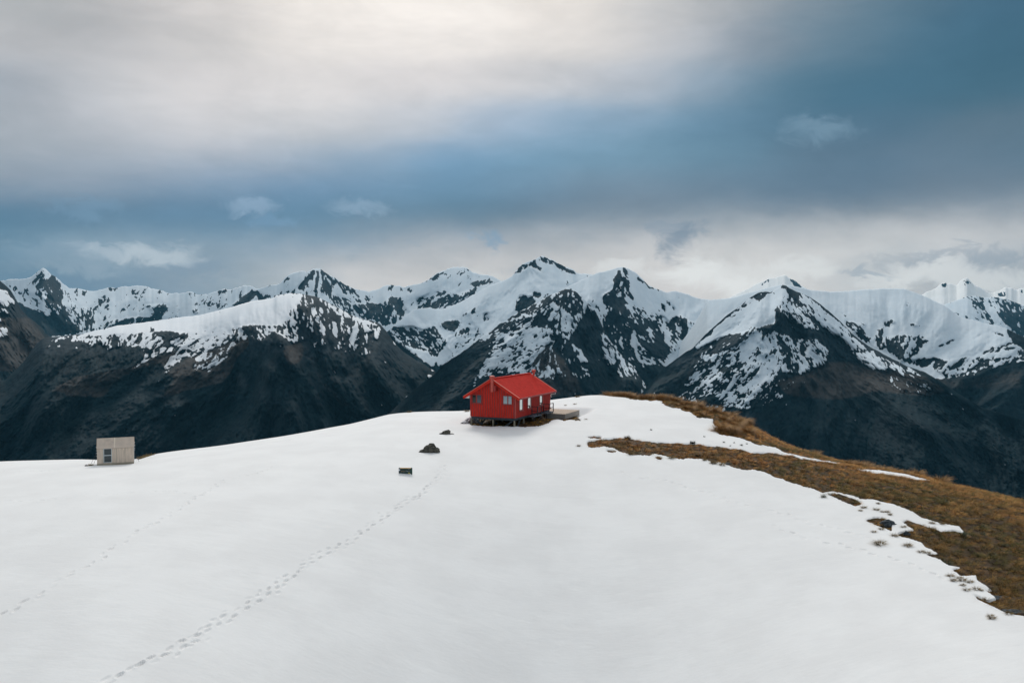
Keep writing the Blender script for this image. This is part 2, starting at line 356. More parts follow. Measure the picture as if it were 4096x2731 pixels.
MX0, MY0 = -400.0, 1000.0
def mountain(name, sil, depth, slope, base, snow, brown=(), lean=(), vbot=1960, rel=0.008, jag=3.0, off=0, sig=0.27, treeline=None, scree=(), step_=4.0, blur_s=2.2):
    P = np.array(PT(sil)); xs = np.arange(P[0, 0], P[-1, 0]+0.1, step_)
    top = np.interp(xs, P[:, 0], P[:, 1])
    top = gauss1(top, 1.2)+jag*(fbm(xs/16.0+off, xs*0+3, 11, 4, 0.65)-0.5)*2
    Y0 = np.interp(xs, *np.array(sorted(depth)).T)
    Y0 = gauss1(Y0, 12)
    nrow = int(max(30, (vbot-top.min())/step_))
    s = np.linspace(0, 1, nrow)[:, None]
    bot = np.maximum(vbot, top+60)
    ny = top[None, :]+(bot-top)[None, :]*s; nx = np.repeat(xs[None, :], nrow, 0)
    a, T = ray(nx, ny)
    # depth along the face: the slope of the ground grows from m0 to m1
    m0, m1, dn = slope
    Y = np.empty_like(T); Y[0] = Y0
    for i in range(1, nrow):
        m_ = m0+(m1-m0)*np.clip((ny[i]-top)/dn, 0, 1)
        Tm = 0.5*(T[i]+T[i-1]); Y[i] = Y[i-1]*np.exp(-(T[i]-T[i-1])/np.maximum(Tm+m_, 0.12))
    th = np.zeros_like(nx)
    if lean:
        LP = np.array([p+(l,) for p, l in zip(PT(' '.join(x for x, _ in lean)), [l for _, l in lean])])
        ws = 0; acc = 0
        for lx, ly, l in LP:
            w = 1/(((nx-lx)**2+(1.3*(ny-ly))**2)+900.0)**1.5
            ws = ws+w; acc = acc+w*math.atan(l)
        th = acc/ws
    gx, gy = nx/GS+off*37.7, ny/GS+off*61.3
    nz = sample_dir(ST_S, gx, gy, th)
    rl = sample_dir(ST_R, gx+300, gy, th)
    grow = np.clip((ny-top[None, :])/60.0, 0, 1)
    # maps
    ih, iw = int((2100-MY0)/GS), int(5200/GS)
    M = np.full((ih, iw), base, np.float32)
    for pts, v in snow: fill(M, PT(pts), v, MX0, MY0, GS)
    M = np.where(M < 0, -.60, np.where(M > 1, 1.38, M)).astype(np.float32)
    M = blur(M, blur_s)
    B = np.zeros((ih, iw), np.float32)
    for pts, v in brown: fill(B, PT(pts), v, MX0, MY0, GS)
    B = blur(B, 5)
    Sc = np.zeros((ih, iw), np.float32)
    for pts, v in scree: fill(Sc, PT(pts), v, MX0, MY0, GS)
    Sc = blur(Sc, 2)
    ix, iy = (nx-MX0)/GS, (ny-MY0)/GS
    q = bilin(M, ix, iy)+sig*nz
    bare_ = np.clip(0.9-bilin(M, ix, iy), 0, 1)
    Y = Y*(1+rel*(0.55+0.9*bare_)*grow*(rl-0.10*nz))
    br = bilin(B, ix, iy); scv = bilin(Sc, ix, iy)
    tl = treeline if treeline else 1420
    alp = np.clip((tl+60*(fbm(nx/90.0, ny/60.0, 5)-0.5)*2-ny)/40.0, 0, 1)
    z = -T*Y; X = a*Y
    # rear side
    nb = 7; d = np.linspace(0, 1, nb+1)[1:][::-1, None]*0.28*Y0[None, :]
    Yb = Y0[None, :]+d; Xb = a[0][None, :]*Yb; zb = z[0][None, :]-0.75*d
    V = np.concatenate([np.stack([Xb, Yb, zb], -1), np.stack([X, Y, z], -1)], 0)
    nr, nc = V.shape[:2]
    me = np_mesh(name, V.reshape(-1, 3), grid_faces(nr, nc), True)
    cat = lambda f: np.concatenate([np.repeat(f[:1], nb, 0), f], 0)
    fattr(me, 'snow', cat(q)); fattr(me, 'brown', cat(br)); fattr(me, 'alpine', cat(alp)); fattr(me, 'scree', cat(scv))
    o = link_mesh(name, me, MT_FAR_LIT if name == 'far_mountains' else MT_NEAR_LIT if name in ('left_hump', 'dark_left_hill') else MT); tag(o, kind='structure')
    return o

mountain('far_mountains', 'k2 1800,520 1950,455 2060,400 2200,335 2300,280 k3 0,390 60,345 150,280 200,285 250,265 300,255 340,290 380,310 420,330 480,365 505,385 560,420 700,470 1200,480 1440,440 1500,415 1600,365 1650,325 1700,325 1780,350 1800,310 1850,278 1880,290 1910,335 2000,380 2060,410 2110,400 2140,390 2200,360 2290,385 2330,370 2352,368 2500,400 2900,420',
    [(2700, 14000), (4400, 14000)], (0.45, 0.6, 100), 1.15,
    [('k3 330,285 400,300 450,340 490,380 420,372 370,350', .12), ('k3 1640,330 1690,325 1705,360 1640,368', .1), ('k3 1800,315 1860,285 1912,335 1840,350 1825,330', .2),
     ('k3 2110,420 2200,370 2230,400 2200,450 2130,450', .35), ('k3 60,345 160,290 170,320 80,360', .42), ('k3 2290,390 2352,372 2352,420 2300,420', .4)],
    vbot=1400, off=1, jag=5, lean=[('k3 300,300', 0.8), ('k3 100,320', -0.8), ('k3 2200,400', 0.3)], rel=0.004)
mountain('far_right_range', 'k3 1500,620 1640,520 1700,500 1800,465 1870,438 1950,440 2000,450 2100,445 2200,465 2352,520 2600,560 3000,600',
    [(3600, 10500), (4400, 10000)], (0.5, 0.7, 100), .85,
    [('k3 2090,480 2110,440 2200,460 2352,520 2352,780 2200,700 2110,600', .4), ('k3 2200,600 2352,560 2500,600 2500,800 2250,740', .12), ('k3 1900,470 2000,450 2060,600 2150,700 2000,620', .6)],
    vbot=1450, off=2, jag=3, lean=[('k3 2000,600', 0.9), ('k3 2300,600', 0.7)], rel=0.005)
mountain('far_left_range', 'm0 -600,300 -200,250 60,245 160,222 270,228 360,205 440,180 500,130 545,95 575,70 610,90 680,150 740,190 800,240 850,290 890,310 930,345 1010,340 1100,365 1200,380 1300,380 1380,360 1460,340 1560,345 1650,328 1750,320 1850,313 1950,325 2100,355 2200,390 2270,410 2352,412 m1 60,248 180,230 260,235 315,275 400,265 500,240 600,200 690,185 740,195 860,165 920,145 1000,135 1100,185 1250,150 1400,115 1440,90 k1 280,300 330,250 400,230 470,222 480,232 530,205 570,194 600,200 640,235 700,265 760,300 800,335 880,370 960,390 1020,398 1080,385 1130,355 1190,340 1260,345 1310,358 1400,335 1460,328 1530,290 1600,240 1680,205 1750,190 1810,188 1860,200 1905,240 1980,250 2050,265 2145,305 2250,330 2500,350',
    [(-200, 9000), (170, 8000), (500, 9000), (1250, 8200), (1500, 9000), (2200, 8500)], (0.55, 0.75, 200), 1.0,
    [ # pyramid
     ('k0 365,215 400,235 470,280 520,350 560,430 620,560 680,650 720,745 600,720 500,700 440,600 380,520 330,400 300,370 210,370 260,310 320,260', .25),
     ('k0 400,255 470,285 505,340 510,430 560,560 600,640 560,640 500,560 450,560 400,480 420,420 370,400 340,370 350,320 400,300', .0),
     ('k0 375,235 425,265 410,285 375,290', 1.2), ('k0 345,310 270,370 255,365 320,320', 1.1), ('k0 355,370 400,400 400,450 370,450', .8),
     ('k0 20,290 180,300 290,260 300,275 210,360 100,350', 1.2),
     ('k0 80,350 200,370 330,410 400,500 440,600 380,590 250,520 150,430', .6),
     ('k0 140,480 250,540 400,610 480,600 600,680 690,745 400,790 200,720 -200,700 -200,480', -.15),
     ('k0 510,330 560,370 600,440 640,520 700,620 760,700 725,745 650,690 600,600 560,560 520,440', .62),
     # middle
     ('k0 850,450 960,430 950,560 900,560 880,520 820,570 800,480', .62), ('k0 700,535 760,535 770,590 740,620 700,600', .38), ('k0 790,590 840,560 820,650 780,740 760,700', .42),
     ('k0 760,745 900,670 1000,640 1100,650 1300,610 1400,640 1300,670 1000,700', .32), ('k0 690,610 760,590 790,620 745,745 715,700', .35),
     ('k0 1240,515 1400,510 1440,540 1390,600 1400,640 1290,620 1300,570', .34), ('k0 920,365 990,370 985,390 930,390', .05), ('k0 700,390 745,400 720,440 700,430', .2),
     ('k0 1115,370 1155,380 1150,430 1130,420', .35), ('k0 1640,550 1700,565 1690,590 1655,590', .1), ('k0 1730,440 1830,430 1800,540 1730,520', .68), ('k0 1860,400 1945,378 1930,405 1870,420', .1),
     ('k0 1080,620 1250,620 1420,600 1300,660 1100,690 900,730', .18),
     ('k0 1970,530 2050,470 2130,400 2200,388 2240,430 2270,465 2200,470 2150,460 2130,490 2060,510', -.05), ('k0 2240,405 2352,440 2352,460 2270,465', .45), ('k0 2160,460 2190,420 2220,460', 1.2),
     # main left peak
     ('k1 530,208 560,230 495,310 440,385 400,375 440,320 490,270', .02), ('k1 565,215 592,230 585,330 565,410 540,400 560,300', .05),
     ('k1 600,198 650,238 740,330 700,390 690,440 640,400 610,420 600,370 620,320 610,250', .2), ('k1 690,260 800,330 890,372 850,380 760,345 720,300', .22), ('k1 630,235 680,300 700,330 660,310', 1.0),
     ('k1 275,330 320,265 340,285 300,330', .15), ('k1 380,228 440,225 420,240', .3), ('k1 310,390 380,400 400,430 330,420', .3),
     ('k1 640,430 760,430 870,470 1000,560 1150,640 1000,640 800,570 700,500', .42), ('k1 760,340 900,380 960,480 860,470', .72),
     ('k1 1040,500 1150,490 1200,440 1320,455 1300,540 1330,580 1240,680 1150,690 1050,630 950,590 850,530', .2),
     ('k1 1125,355 1190,345 1225,400 1150,395', .5), ('k1 1330,350 1400,385 1375,425 1345,395', .1),
     ('k1 1680,200 1735,200 1720,222', .05), ('k1 1535,290 1610,262 1590,300', .1), ('k1 1810,190 1905,232 1900,245 1850,215', .05), ('k1 1640,230 1700,240 1660,280', .5), ('k1 1730,232 1800,240 1850,260 1760,250', .4),
     ('k1 1870,345 1900,310 2000,292 2130,312 1980,350 1900,360', .25), ('k1 1560,360 1600,350 1590,385', .2),
     ('k1 1420,460 1560,405 1690,375 1790,420 1900,380 1960,350 1920,420 1760,500 1650,548 1500,540 1440,540', .3)],
    lean=[('k0 300,330', -0.8), ('k0 460,400', 0.15), ('k0 300,480', 1.3), ('k0 600,600', 0.9), ('k0 760,640', -0.1), ('k0 900,560', -0.8), ('k0 1300,570', -1.4), ('k0 1800,500', -0.6),
          ('k1 430,300', -0.9), ('k1 570,330', 0.0), ('k1 720,340', 0.9), ('k1 850,480', 1.1), ('k1 1150,560', 0.2), ('k1 1400,480', -1.0), ('k1 1700,430', -1.4), ('k1 1950,320', -0.7)],
    vbot=1480, off=3, jag=4.5, rel=0.006, treeline=1300)
mountain('central_massif', 'k1 900,1000 1100,800 1200,720 1240,680 1320,610 1400,550 1500,535 1600,548 1660,545 1800,490 1900,430 2000,375 2100,330 2200,290 2250,262 k2 120,245 150,205 190,165 230,145 280,130 310,118 340,95 365,90 400,105 470,140 560,185 620,205 660,240 700,245 780,250 900,320 1000,400',
    [(1400, 5600), (1700, 6500), (2200, 7000), (2500, 6800)], (0.5, 0.75, 200), 1.2,
    [('k2 115,258 150,200 190,165 238,155 230,200 170,232', .05), ('k2 235,140 300,122 330,160 370,210 425,270 380,250 310,210 250,180', .08), ('k2 345,92 400,105 480,150 440,182 400,165 345,140', .08),
     ('k2 470,145 560,188 665,240 650,262 560,235 470,190', .02), ('k2 690,250 780,250 740,275', .4), ('k2 125,555 140,480 190,450 270,438 312,480 260,530 180,565', -.1), ('k2 280,405 345,408 350,440 300,452', -.1),
     ('k2 570,320 612,320 570,352', .1), ('k2 380,400 450,410 400,450 350,480', .3), ('k2 490,410 560,380 520,420', .2),
     ('k1 1630,682 1700,645 1795,650 1800,680 1745,740 1660,712', -.1), ('k1 1775,610 1830,585 1925,530 1935,580 1850,610', .4), ('k1 1985,580 2050,572 2045,650 1995,655', .1), ('k1 1840,655 1920,660 1920,700 1850,690', .3),
     ('k1 1740,740 1860,700 1900,720 1820,790 1750,790', .45), ('k1 2270,545 2300,430 2352,430 2352,575 2290,570', -.05),
     ('k1 1160,700 1280,690 1400,690 1480,720 1580,690 1650,770 1700,830 1660,900 1600,960 1450,900 1300,850 1200,760', .4),
     ('k1 900,700 1160,700 1250,830 1400,920 1560,1050 1600,970 1700,1000 1650,1200 1300,1300 900,1100', .0),
     ('k1 1690,830 1725,870 1655,1000 1610,1050 1595,1000 1655,890', 1.2), ('k1 1740,800 1960,680 2000,760 1850,880 1700,1000 1660,1010 1720,880', .72)],
    lean=[('k1 1300,780', 1.1), ('k1 1500,850', 1.1), ('k1 1640,950', 0.3), ('k1 1800,850', -1.2), ('k1 2000,600', -0.5), ('k2 350,150', 0.9), ('k2 150,220', -0.8), ('k2 200,500', -0.6), ('k1 1750,690', 0.3)],
    vbot=1600, off=4, jag=3, rel=0.008, treeline=1420)
mountain('snow_peak', 'k2 350,560 480,430 600,345 650,320 720,290 790,250 850,235 940,215 1000,195 1060,186 1110,205 1160,235 1210,280 1270,345 1340,375 1430,405 1480,395 1530,398 1600,420 1660,445 1700,455 1780,465 1830,470 1950,480 2100,520 2352,560',
    [(2200, 5200), (2500, 5800), (2850, 6400), (3100, 6200)], (0.5, 0.8, 180), 1.15,
    [('k2 1060,190 1095,225 1075,260 1110,300 1112,380 1152,475 1062,430 1100,560 1140,620 1150,700 1120,800 1180,1000 1000,900 900,800 870,700 880,600 930,570 880,500 870,430 960,370 970,290 1000,240 985,225', .04),
     ('k2 1040,300 1056,310 1048,356 1032,345', 1.2), ('k2 1045,245 1060,250 1050,275', 1.0), ('k2 960,430 990,500 1010,580 985,540', .8), ('k2 1035,510 1050,520 1045,560', .9), ('k2 1030,770 1052,770 1040,885 1025,860', 1.0),
     ('k2 1060,450 1120,490 1160,620 1140,660 1090,560', .55),
     ('k2 1165,238 1205,280 1270,345 1350,378 1430,405 1380,402 1270,372 1180,300', .05), ('k2 1330,378 1420,440 1380,430', .4), ('k2 1410,455 1470,490 1505,540 1490,572 1440,510', .05), ('k2 1378,520 1412,508 1412,585 1395,570', .1), ('k2 1320,520 1370,560 1360,590', .3),
     ('k2 1480,398 1560,405 1640,438 1780,465 1650,450 1500,420', .55),
     ('k2 1110,500 1250,560 1400,600 1500,700 1560,800 1480,960 1400,1030 1250,980 1180,950 1150,700 1120,600', .45), ('k2 1220,852 1400,830 1445,900 1400,970 1290,920', -.08),
     ('k2 1150,650 1300,640 1420,760 1400,820 1250,820 1160,720', .18), ('k2 1180,540 1240,600 1200,610', .1), ('k2 1330,570 1380,620 1360,640', .1),
     ('k2 1455,640 1540,590 1605,640 1612,750 1560,810 1540,760 1560,700 1500,700', .12), ('k2 1600,650 1760,630 1700,700 1620,800', .6),
     ('k2 1530,830 1600,800 1640,800 1560,900 1480,980 1390,1035 1440,960 1520,900', 1.2),
     ('k2 740,400 850,500 900,600 870,690 800,540 740,470', .75), ('k2 840,640 880,720 900,860 860,860', .5),
     ('k2 850,880 1000,900 1200,1000 1420,1040 1600,1100 1400,1300 700,1300 700,900', .08), ('k2 850,1040 1600,1060 1600,1500 600,1500 600,1060', -.3), ('k2 1180,900 1400,1030 1390,1045 1200,980', .6)],
    brown=[('k2 1300,1080 1500,1000 1500,1250 1250,1250', .3)],
    lean=[('k2 900,400', -0.4), ('k2 1000,700', 0.25), ('k2 1150,600', 0.7), ('k2 1300,750', 0.9), ('k2 1450,800', 0.8), ('k2 1560,750', 0.1), ('k2 1700,650', -0.9), ('k2 1300,950', 1.2), ('k2 1230,300', 1.0)],
    vbot=1640, off=5, jag=3, rel=0.009, treeline=1460)
mountain('central_spur', 'k1 600,1900 1170,1460 1300,1330 1400,1230 1500,1160 1600,1085 1640,1030 1700,990 1800,930 1900,850 1980,790 2060,740 2140,668 2170,665 k2 30,665 60,640 150,580 230,540 300,500 370,465 430,425 500,400 560,378 590,374 650,400 700,450 770,505 830,590 870,680 900,760 1000,900 1150,1050 1250,1200 1400,1400 1600,1700',
    [(1400, 2300), (1550, 2700), (1750, 3500), (2000, 4200), (2280, 4700), (2450, 4600), (2700, 4000)], (0.5, 0.85, 160), .5,
    [('k2 575,378 650,395 700,450 700,540 650,600 570,610 540,540 480,560 440,480 500,410', .14), ('k2 420,470 485,500 475,550 430,535', .95), ('k2 500,425 530,432 515,460', 1.1), ('k2 585,520 615,520 600,550', .9),
     ('k2 560,570 640,600 665,690 655,760 600,740 560,650', .85), ('k2 600,640 630,650 630,720 600,700', .2), ('k2 685,560 745,580 700,625', 1.0), ('k2 690,450 760,500 745,570 710,520', .7),
     ('k2 740,545 835,595 875,700 850,850 900,1000 1100,1200 800,1200 700,1000 600,800 660,710 700,640', -.1),
     ('k2 0,800 30,660 370,470 440,480 420,600 340,620 250,700 150,760', .45), ('k2 30,665 180,575 230,560 150,640 60,660', -.1), ('k2 200,650 350,590 430,620 440,700 330,700 220,740', .2),
     ('k2 290,708 400,708 440,750 435,830 330,850 220,920 235,980 120,1060 0,1110 0,950 100,820 180,760', 1.0), ('k2 275,765 315,765 310,785 280,785', .0), ('k2 360,770 440,760 440,790 380,780', .2),
     ('k2 440,760 560,800 700,1000 900,1200 600,1200 440,1000 430,840', .0), ('k2 340,850 430,840 600,1000 800,1300 300,1300 240,1120 240,930', .10), ('k2 240,930 330,920 300,1000 240,1040', .35),
     ('k2 600,830 700,900 760,980 830,1025 700,1000 640,930', .75), ('k2 100,1000 220,990 400,1030 460,1000 540,1100 400,1170 0,1150', .38), ('k2 0,1150 1200,1150 1200,1600 0,1600', -.3),
     ('k1 2100,840 2352,720 2352,1120 2100,1080 1950,1120 2000,1000', .62), ('k1 1960,810 2150,668 2352,575 2352,720 2200,800 2000,890', .34), ('k1 2180,760 2210,780 2180,810', 1.1),
     ('k1 600,1600 1170,1440 1650,1020 1950,830 2050,900 2000,1000 1900,1170 1950,1600', -.3), ('k1 1728,1202 1792,1163 1765,1202', 1.3), ('k1 1820,1035 1860,1005 1850,1035', 1.0), ('k1 2000,1120 2200,1120 2100,1200 1900,1250', .2),
     ('k1 1950,1150 2100,1100 2352,1150 2352,1600 1900,1600', -.1)],
    brown=[('k2 330,870 430,850 560,980 650,1100 750,1300 300,1300 240,950', .75), ('k1 1700,1050 1900,950 2000,1100 1900,1200 1700,1200', .35)],
    lean=[('k1 1800,1200', -1.3), ('k1 2100,900', -1.4), ('k2 100,700', -1.5), ('k2 250,900', -1.3), ('k2 400,550', -0.8), ('k2 560,500', 0.05), ('k2 620,700', 0.35), ('k2 800,850', 0.7), ('k2 500,1000', 0.3), ('k2 200,1100', -1.2)],
    vbot=1780, off=6, jag=4, rel=0.010, treeline=1460)
mountain('right_massif', 'k2 1370,1080 1480,955 1550,830 1620,740 1700,610 1775,470 1900,460 2000,450 2100,415 2200,390 2352,352 k3 200,352 260,338 330,345 420,360 520,385 700,402 850,395 1000,380 1130,374 1260,373 1340,380 1410,405 1500,440 1600,490 1660,515 1700,540 1760,590 1800,612 1900,640 2050,680 2130,690 2200,715 2260,745 2352,790 2500,860 2900,1000',
    [(2700, 5600), (3100, 5200), (3600, 5200), (4100, 4600), (4400, 4300)], (0.45, 0.7, 160), 1.2,
    [('k3 260,340 320,350 375,425 330,420 290,370', .05), ('k3 390,430 470,440 560,485 500,480 540,520 430,470', .05), ('k3 725,540 760,580 740,595', .2), ('k3 780,560 845,610 820,632 790,612', .1),
     ('k3 1140,640 1190,635 1262,650 1240,672 1180,700 1130,690', .22), ('k3 1370,668 1485,690 1460,702 1370,700', .2), ('k3 1365,630 1382,628 1370,650', .1),
     ('k3 800,650 900,660 1020,670 980,700 1000,780 1050,800 1140,700 1135,790 1300,770 1500,780 1540,820 1450,930 1330,990 1200,930 1050,870 900,770', .42), ('k3 820,655 910,665 1000,770 1050,850 940,790', .15),
     ('k3 1090,740 1160,700 1130,820 1090,860', .1), ('k3 1600,860 1750,800 1780,812 1650,895', .45), ('k3 1130,860 1180,800 1290,880 1330,960 1400,985 1560,960 1650,975 1500,1060 1300,1000', .05),
     ('k3 1770,590 1700,540 1650,505 1760,600', .1), ('k3 1860,835 1990,758 2002,772 1890,835', .0), ('k3 2040,735 2130,745 2230,795 2130,775', .15),
     ('k3 1960,930 2040,890 2240,830 2352,800 2600,900 2600,1000 2250,900 2000,945', .25), ('k3 1560,1000 1900,950 2200,960 2352,880 2600,960 2200,1020 1900,1110 1700,1140 1560,1070', .5),
     ('k3 1400,1140 1700,1150 1950,1100 2200,1020 2600,980 2600,1700 1000,1700 1000,1100', -.3), ('k3 2200,715 2280,755 2352,790 2600,860 2600,950 2300,870 2230,800', -.1), ('k3 2240,860 2300,850 2330,890', 1.0)],
    lean=[('k3 450,450', 1.2), ('k3 900,700', 1.0), ('k3 1100,800', 0.2), ('k3 1300,850', -0.1), ('k3 1500,850', -0.9), ('k3 1750,850', -1.6), ('k3 1900,1020', -1.2), ('k3 2250,900', -1.5), ('k2 2100,600', -0.9)],
    vbot=1800, off=7, jag=2.0, rel=0.006, treeline=1440, brown=[('k3 1500,1120 1900,1120 2352,1050 2352,1250 1700,1250', .5)])
mountain('right_mountain', 'k2 900,1600 1100,1400 1250,1220 1400,1050 1500,980 1600,905 1640,890 1750,770 1850,680 1930,610 2000,560 2080,500 2150,440 2220,405 2300,400 k3 50,412 100,405 170,410 230,370 280,345 330,365 400,400 500,440 580,490 680,570 780,660 860,745 950,820 1050,885 1200,965 1350,1040 1500,1090 1650,1180 1800,1280 2000,1400 2352,1500 2900,1600',
    [(2500, 3500), (2750, 4200), (3100, 4600), (3400, 4200), (3700, 3500), (4400, 2800)], (0.5, 0.8, 170), -.2,
    [('k2 1640,905 1900,640 2150,440 2352,400 2352,670 2100,740 1880,790 1700,880', 1.15), ('k2 1620,905 1850,680 2080,505 2210,410 2240,420 2150,490 2050,570 1900,660 1800,760 1700,850', .28),
     ('k2 2160,480 2230,420 2330,415 2250,470 2180,495', .3), ('k2 1640,930 1800,850 1900,790 2150,738 2165,762 2020,855 1900,905 1800,945 1690,955', .1),
     ('k2 2190,725 2352,730 2352,765 2250,742', .3), ('k2 1700,950 1800,945 2020,860 2170,765 2352,770 2352,1200 2200,1300 2000,1370 1850,1300 1680,1200 1540,1220 1650,1100', .64),
     ('k2 1640,1000 1700,980 1770,990 1785,1040 1650,1085', .0), ('k2 1900,1050 2000,1060 1980,1110 1900,1100', .15), ('k2 1760,1200 1850,1120 1900,1200 1800,1250', .4), ('k2 2020,1080 2120,1060 2100,1200 2030,1180', .35), ('k2 2060,830 2160,860 2140,1000 2050,1000', 1.1),
     ('k2 1530,1230 1700,1200 1850,1300 2000,1370 2200,1310 2150,1400 1800,1410 1500,1310', .4), ('k2 1690,1330 1850,1290 1890,1370 1720,1360', -.2), ('k2 2200,1180 2352,1050 2352,1330 2250,1260', .3),
     ('k3 -20,450 200,430 240,480 220,540 100,640 -20,680', 1.15), ('k3 20,440 110,405 175,425 60,490', .3), ('k3 170,410 260,345 330,420 420,520 520,640 650,740 800,790 870,900 960,1010 860,910 800,860 600,760 450,690 330,640 220,540 240,470', .72),
     ('k3 270,345 320,360 370,425 300,390', .1), ('k3 380,430 500,470 580,490 700,600 800,690 760,680 620,570 480,480', .42), ('k3 430,400 560,480 760,650 900,790 1000,890 1100,960 1250,1030 1180,1070 1000,1010 950,1000 880,900 800,800 650,720 500,600 400,500', .8),
     ('k3 215,530 300,560 400,650 490,710 480,735 380,640 260,580', .25), ('k3 300,520 420,600 560,700 700,760 650,800 560,760 440,680', .48), ('k3 330,690 410,710 410,725 340,705', .1),
     ('k3 480,710 600,750 760,780 830,850 880,950 960,1040 700,960 600,900', -.15),
     ('k3 -20,690 200,730 400,800 560,800 680,900 650,1030 500,1080 440,1120 280,1090 200,1150 80,1290 -20,1340', .62), ('k3 170,770 225,790 290,890 315,1050 380,1090 430,1105 420,1040 370,1000 350,900 290,830', .15),
     ('k3 -20,740 150,760 250,880 270,990 150,1130 -20,1260', .9), ('k3 140,740 190,735 185,755 145,755', .0), ('k3 90,785 130,785 110,810', .0), ('k3 0,740 60,735 0,770', .0),
     ('k3 60,920 220,900 200,950 120,960', .45), ('k3 -20,1020 120,1000 80,1120 -20,1130', .5),
     ('k3 870,900 1050,900 1250,1000 1400,1060 1500,1130 1400,1140 1200,1080 1050,1070 960,1010', .6), ('k3 1200,1110 1400,1140 1600,1200 1500,1300 1200,1210', .2), ('k3 400,1180 500,1160 480,1200', .5), ('k3 690,1205 720,1205 710,1225', 1.2), ('k3 720,1160 740,1170 735,1180', 1.2), ('k3 -20,1340 80,1290 250,1130 400,1180 300,1300 100,1400', .12)],
    brown=[('k3 600,1000 900,1000 1100,1060 1500,1120 1700,1250 1500,1300 1100,1260 800,1330 500,1330 300,1280 200,1160 500,1090', .8), ('k2 1500,1250 1650,980 1700,1100 1540,1220', .5), ('k2 1500,1250 1800,1400 2100,1420 2352,1330 2352,1500 1500,1450', .3)],
    lean=[('k2 1500,1150', -1.2), ('k2 1900,850', -1.4), ('k2 2000,600', -1.2), ('k2 2200,900', -0.9), ('k2 1900,1200', -1.3), ('k3 50,1000', -0.8), ('k3 150,600', -0.5), ('k3 250,850', 0.5), ('k3 450,650', 1.1), ('k3 600,950', 0.9), ('k3 700,700', 1.0), ('k3 1100,1000', 1.5), ('k3 1400,1300', 1.2), ('k2 2200,1200', -1.1)],
    vbot=2150, off=8, jag=2.5, rel=0.009, treeline=1500)
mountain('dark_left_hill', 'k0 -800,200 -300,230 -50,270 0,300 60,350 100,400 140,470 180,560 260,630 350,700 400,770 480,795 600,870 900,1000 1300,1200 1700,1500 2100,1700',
    [(-400, 4300), (200, 4400), (1000, 3900)], (0.5, 0.7, 200), -.3,
    [('k0 -300,300 0,365 60,390 110,450 145,520 80,500 -300,470', .85), ('k0 -300,500 0,520 60,555 110,615 60,590 -300,560', .5), ('k0 -200,620 0,620 35,650 0,665 -200,665', .6), ('k0 -300,690 0,700 60,700 100,770 0,810 -300,830', .6),
     ('k0 60,620 120,680 200,770 60,780', .18), ('k0 -20,480 60,480 120,560 60,540', .3)],
    brown=[('k0 -800,600 250,620 380,780 420,900 700,900 950,880 1100,920 900,1000 500,1020 350,1040 100,1080 -800,1090', .9)],
    lean=[('k0 0,500', 0.8), ('k0 200,800', 0.6)], vbot=1950, off=9, jag=4, rel=0.008, treeline=1300)
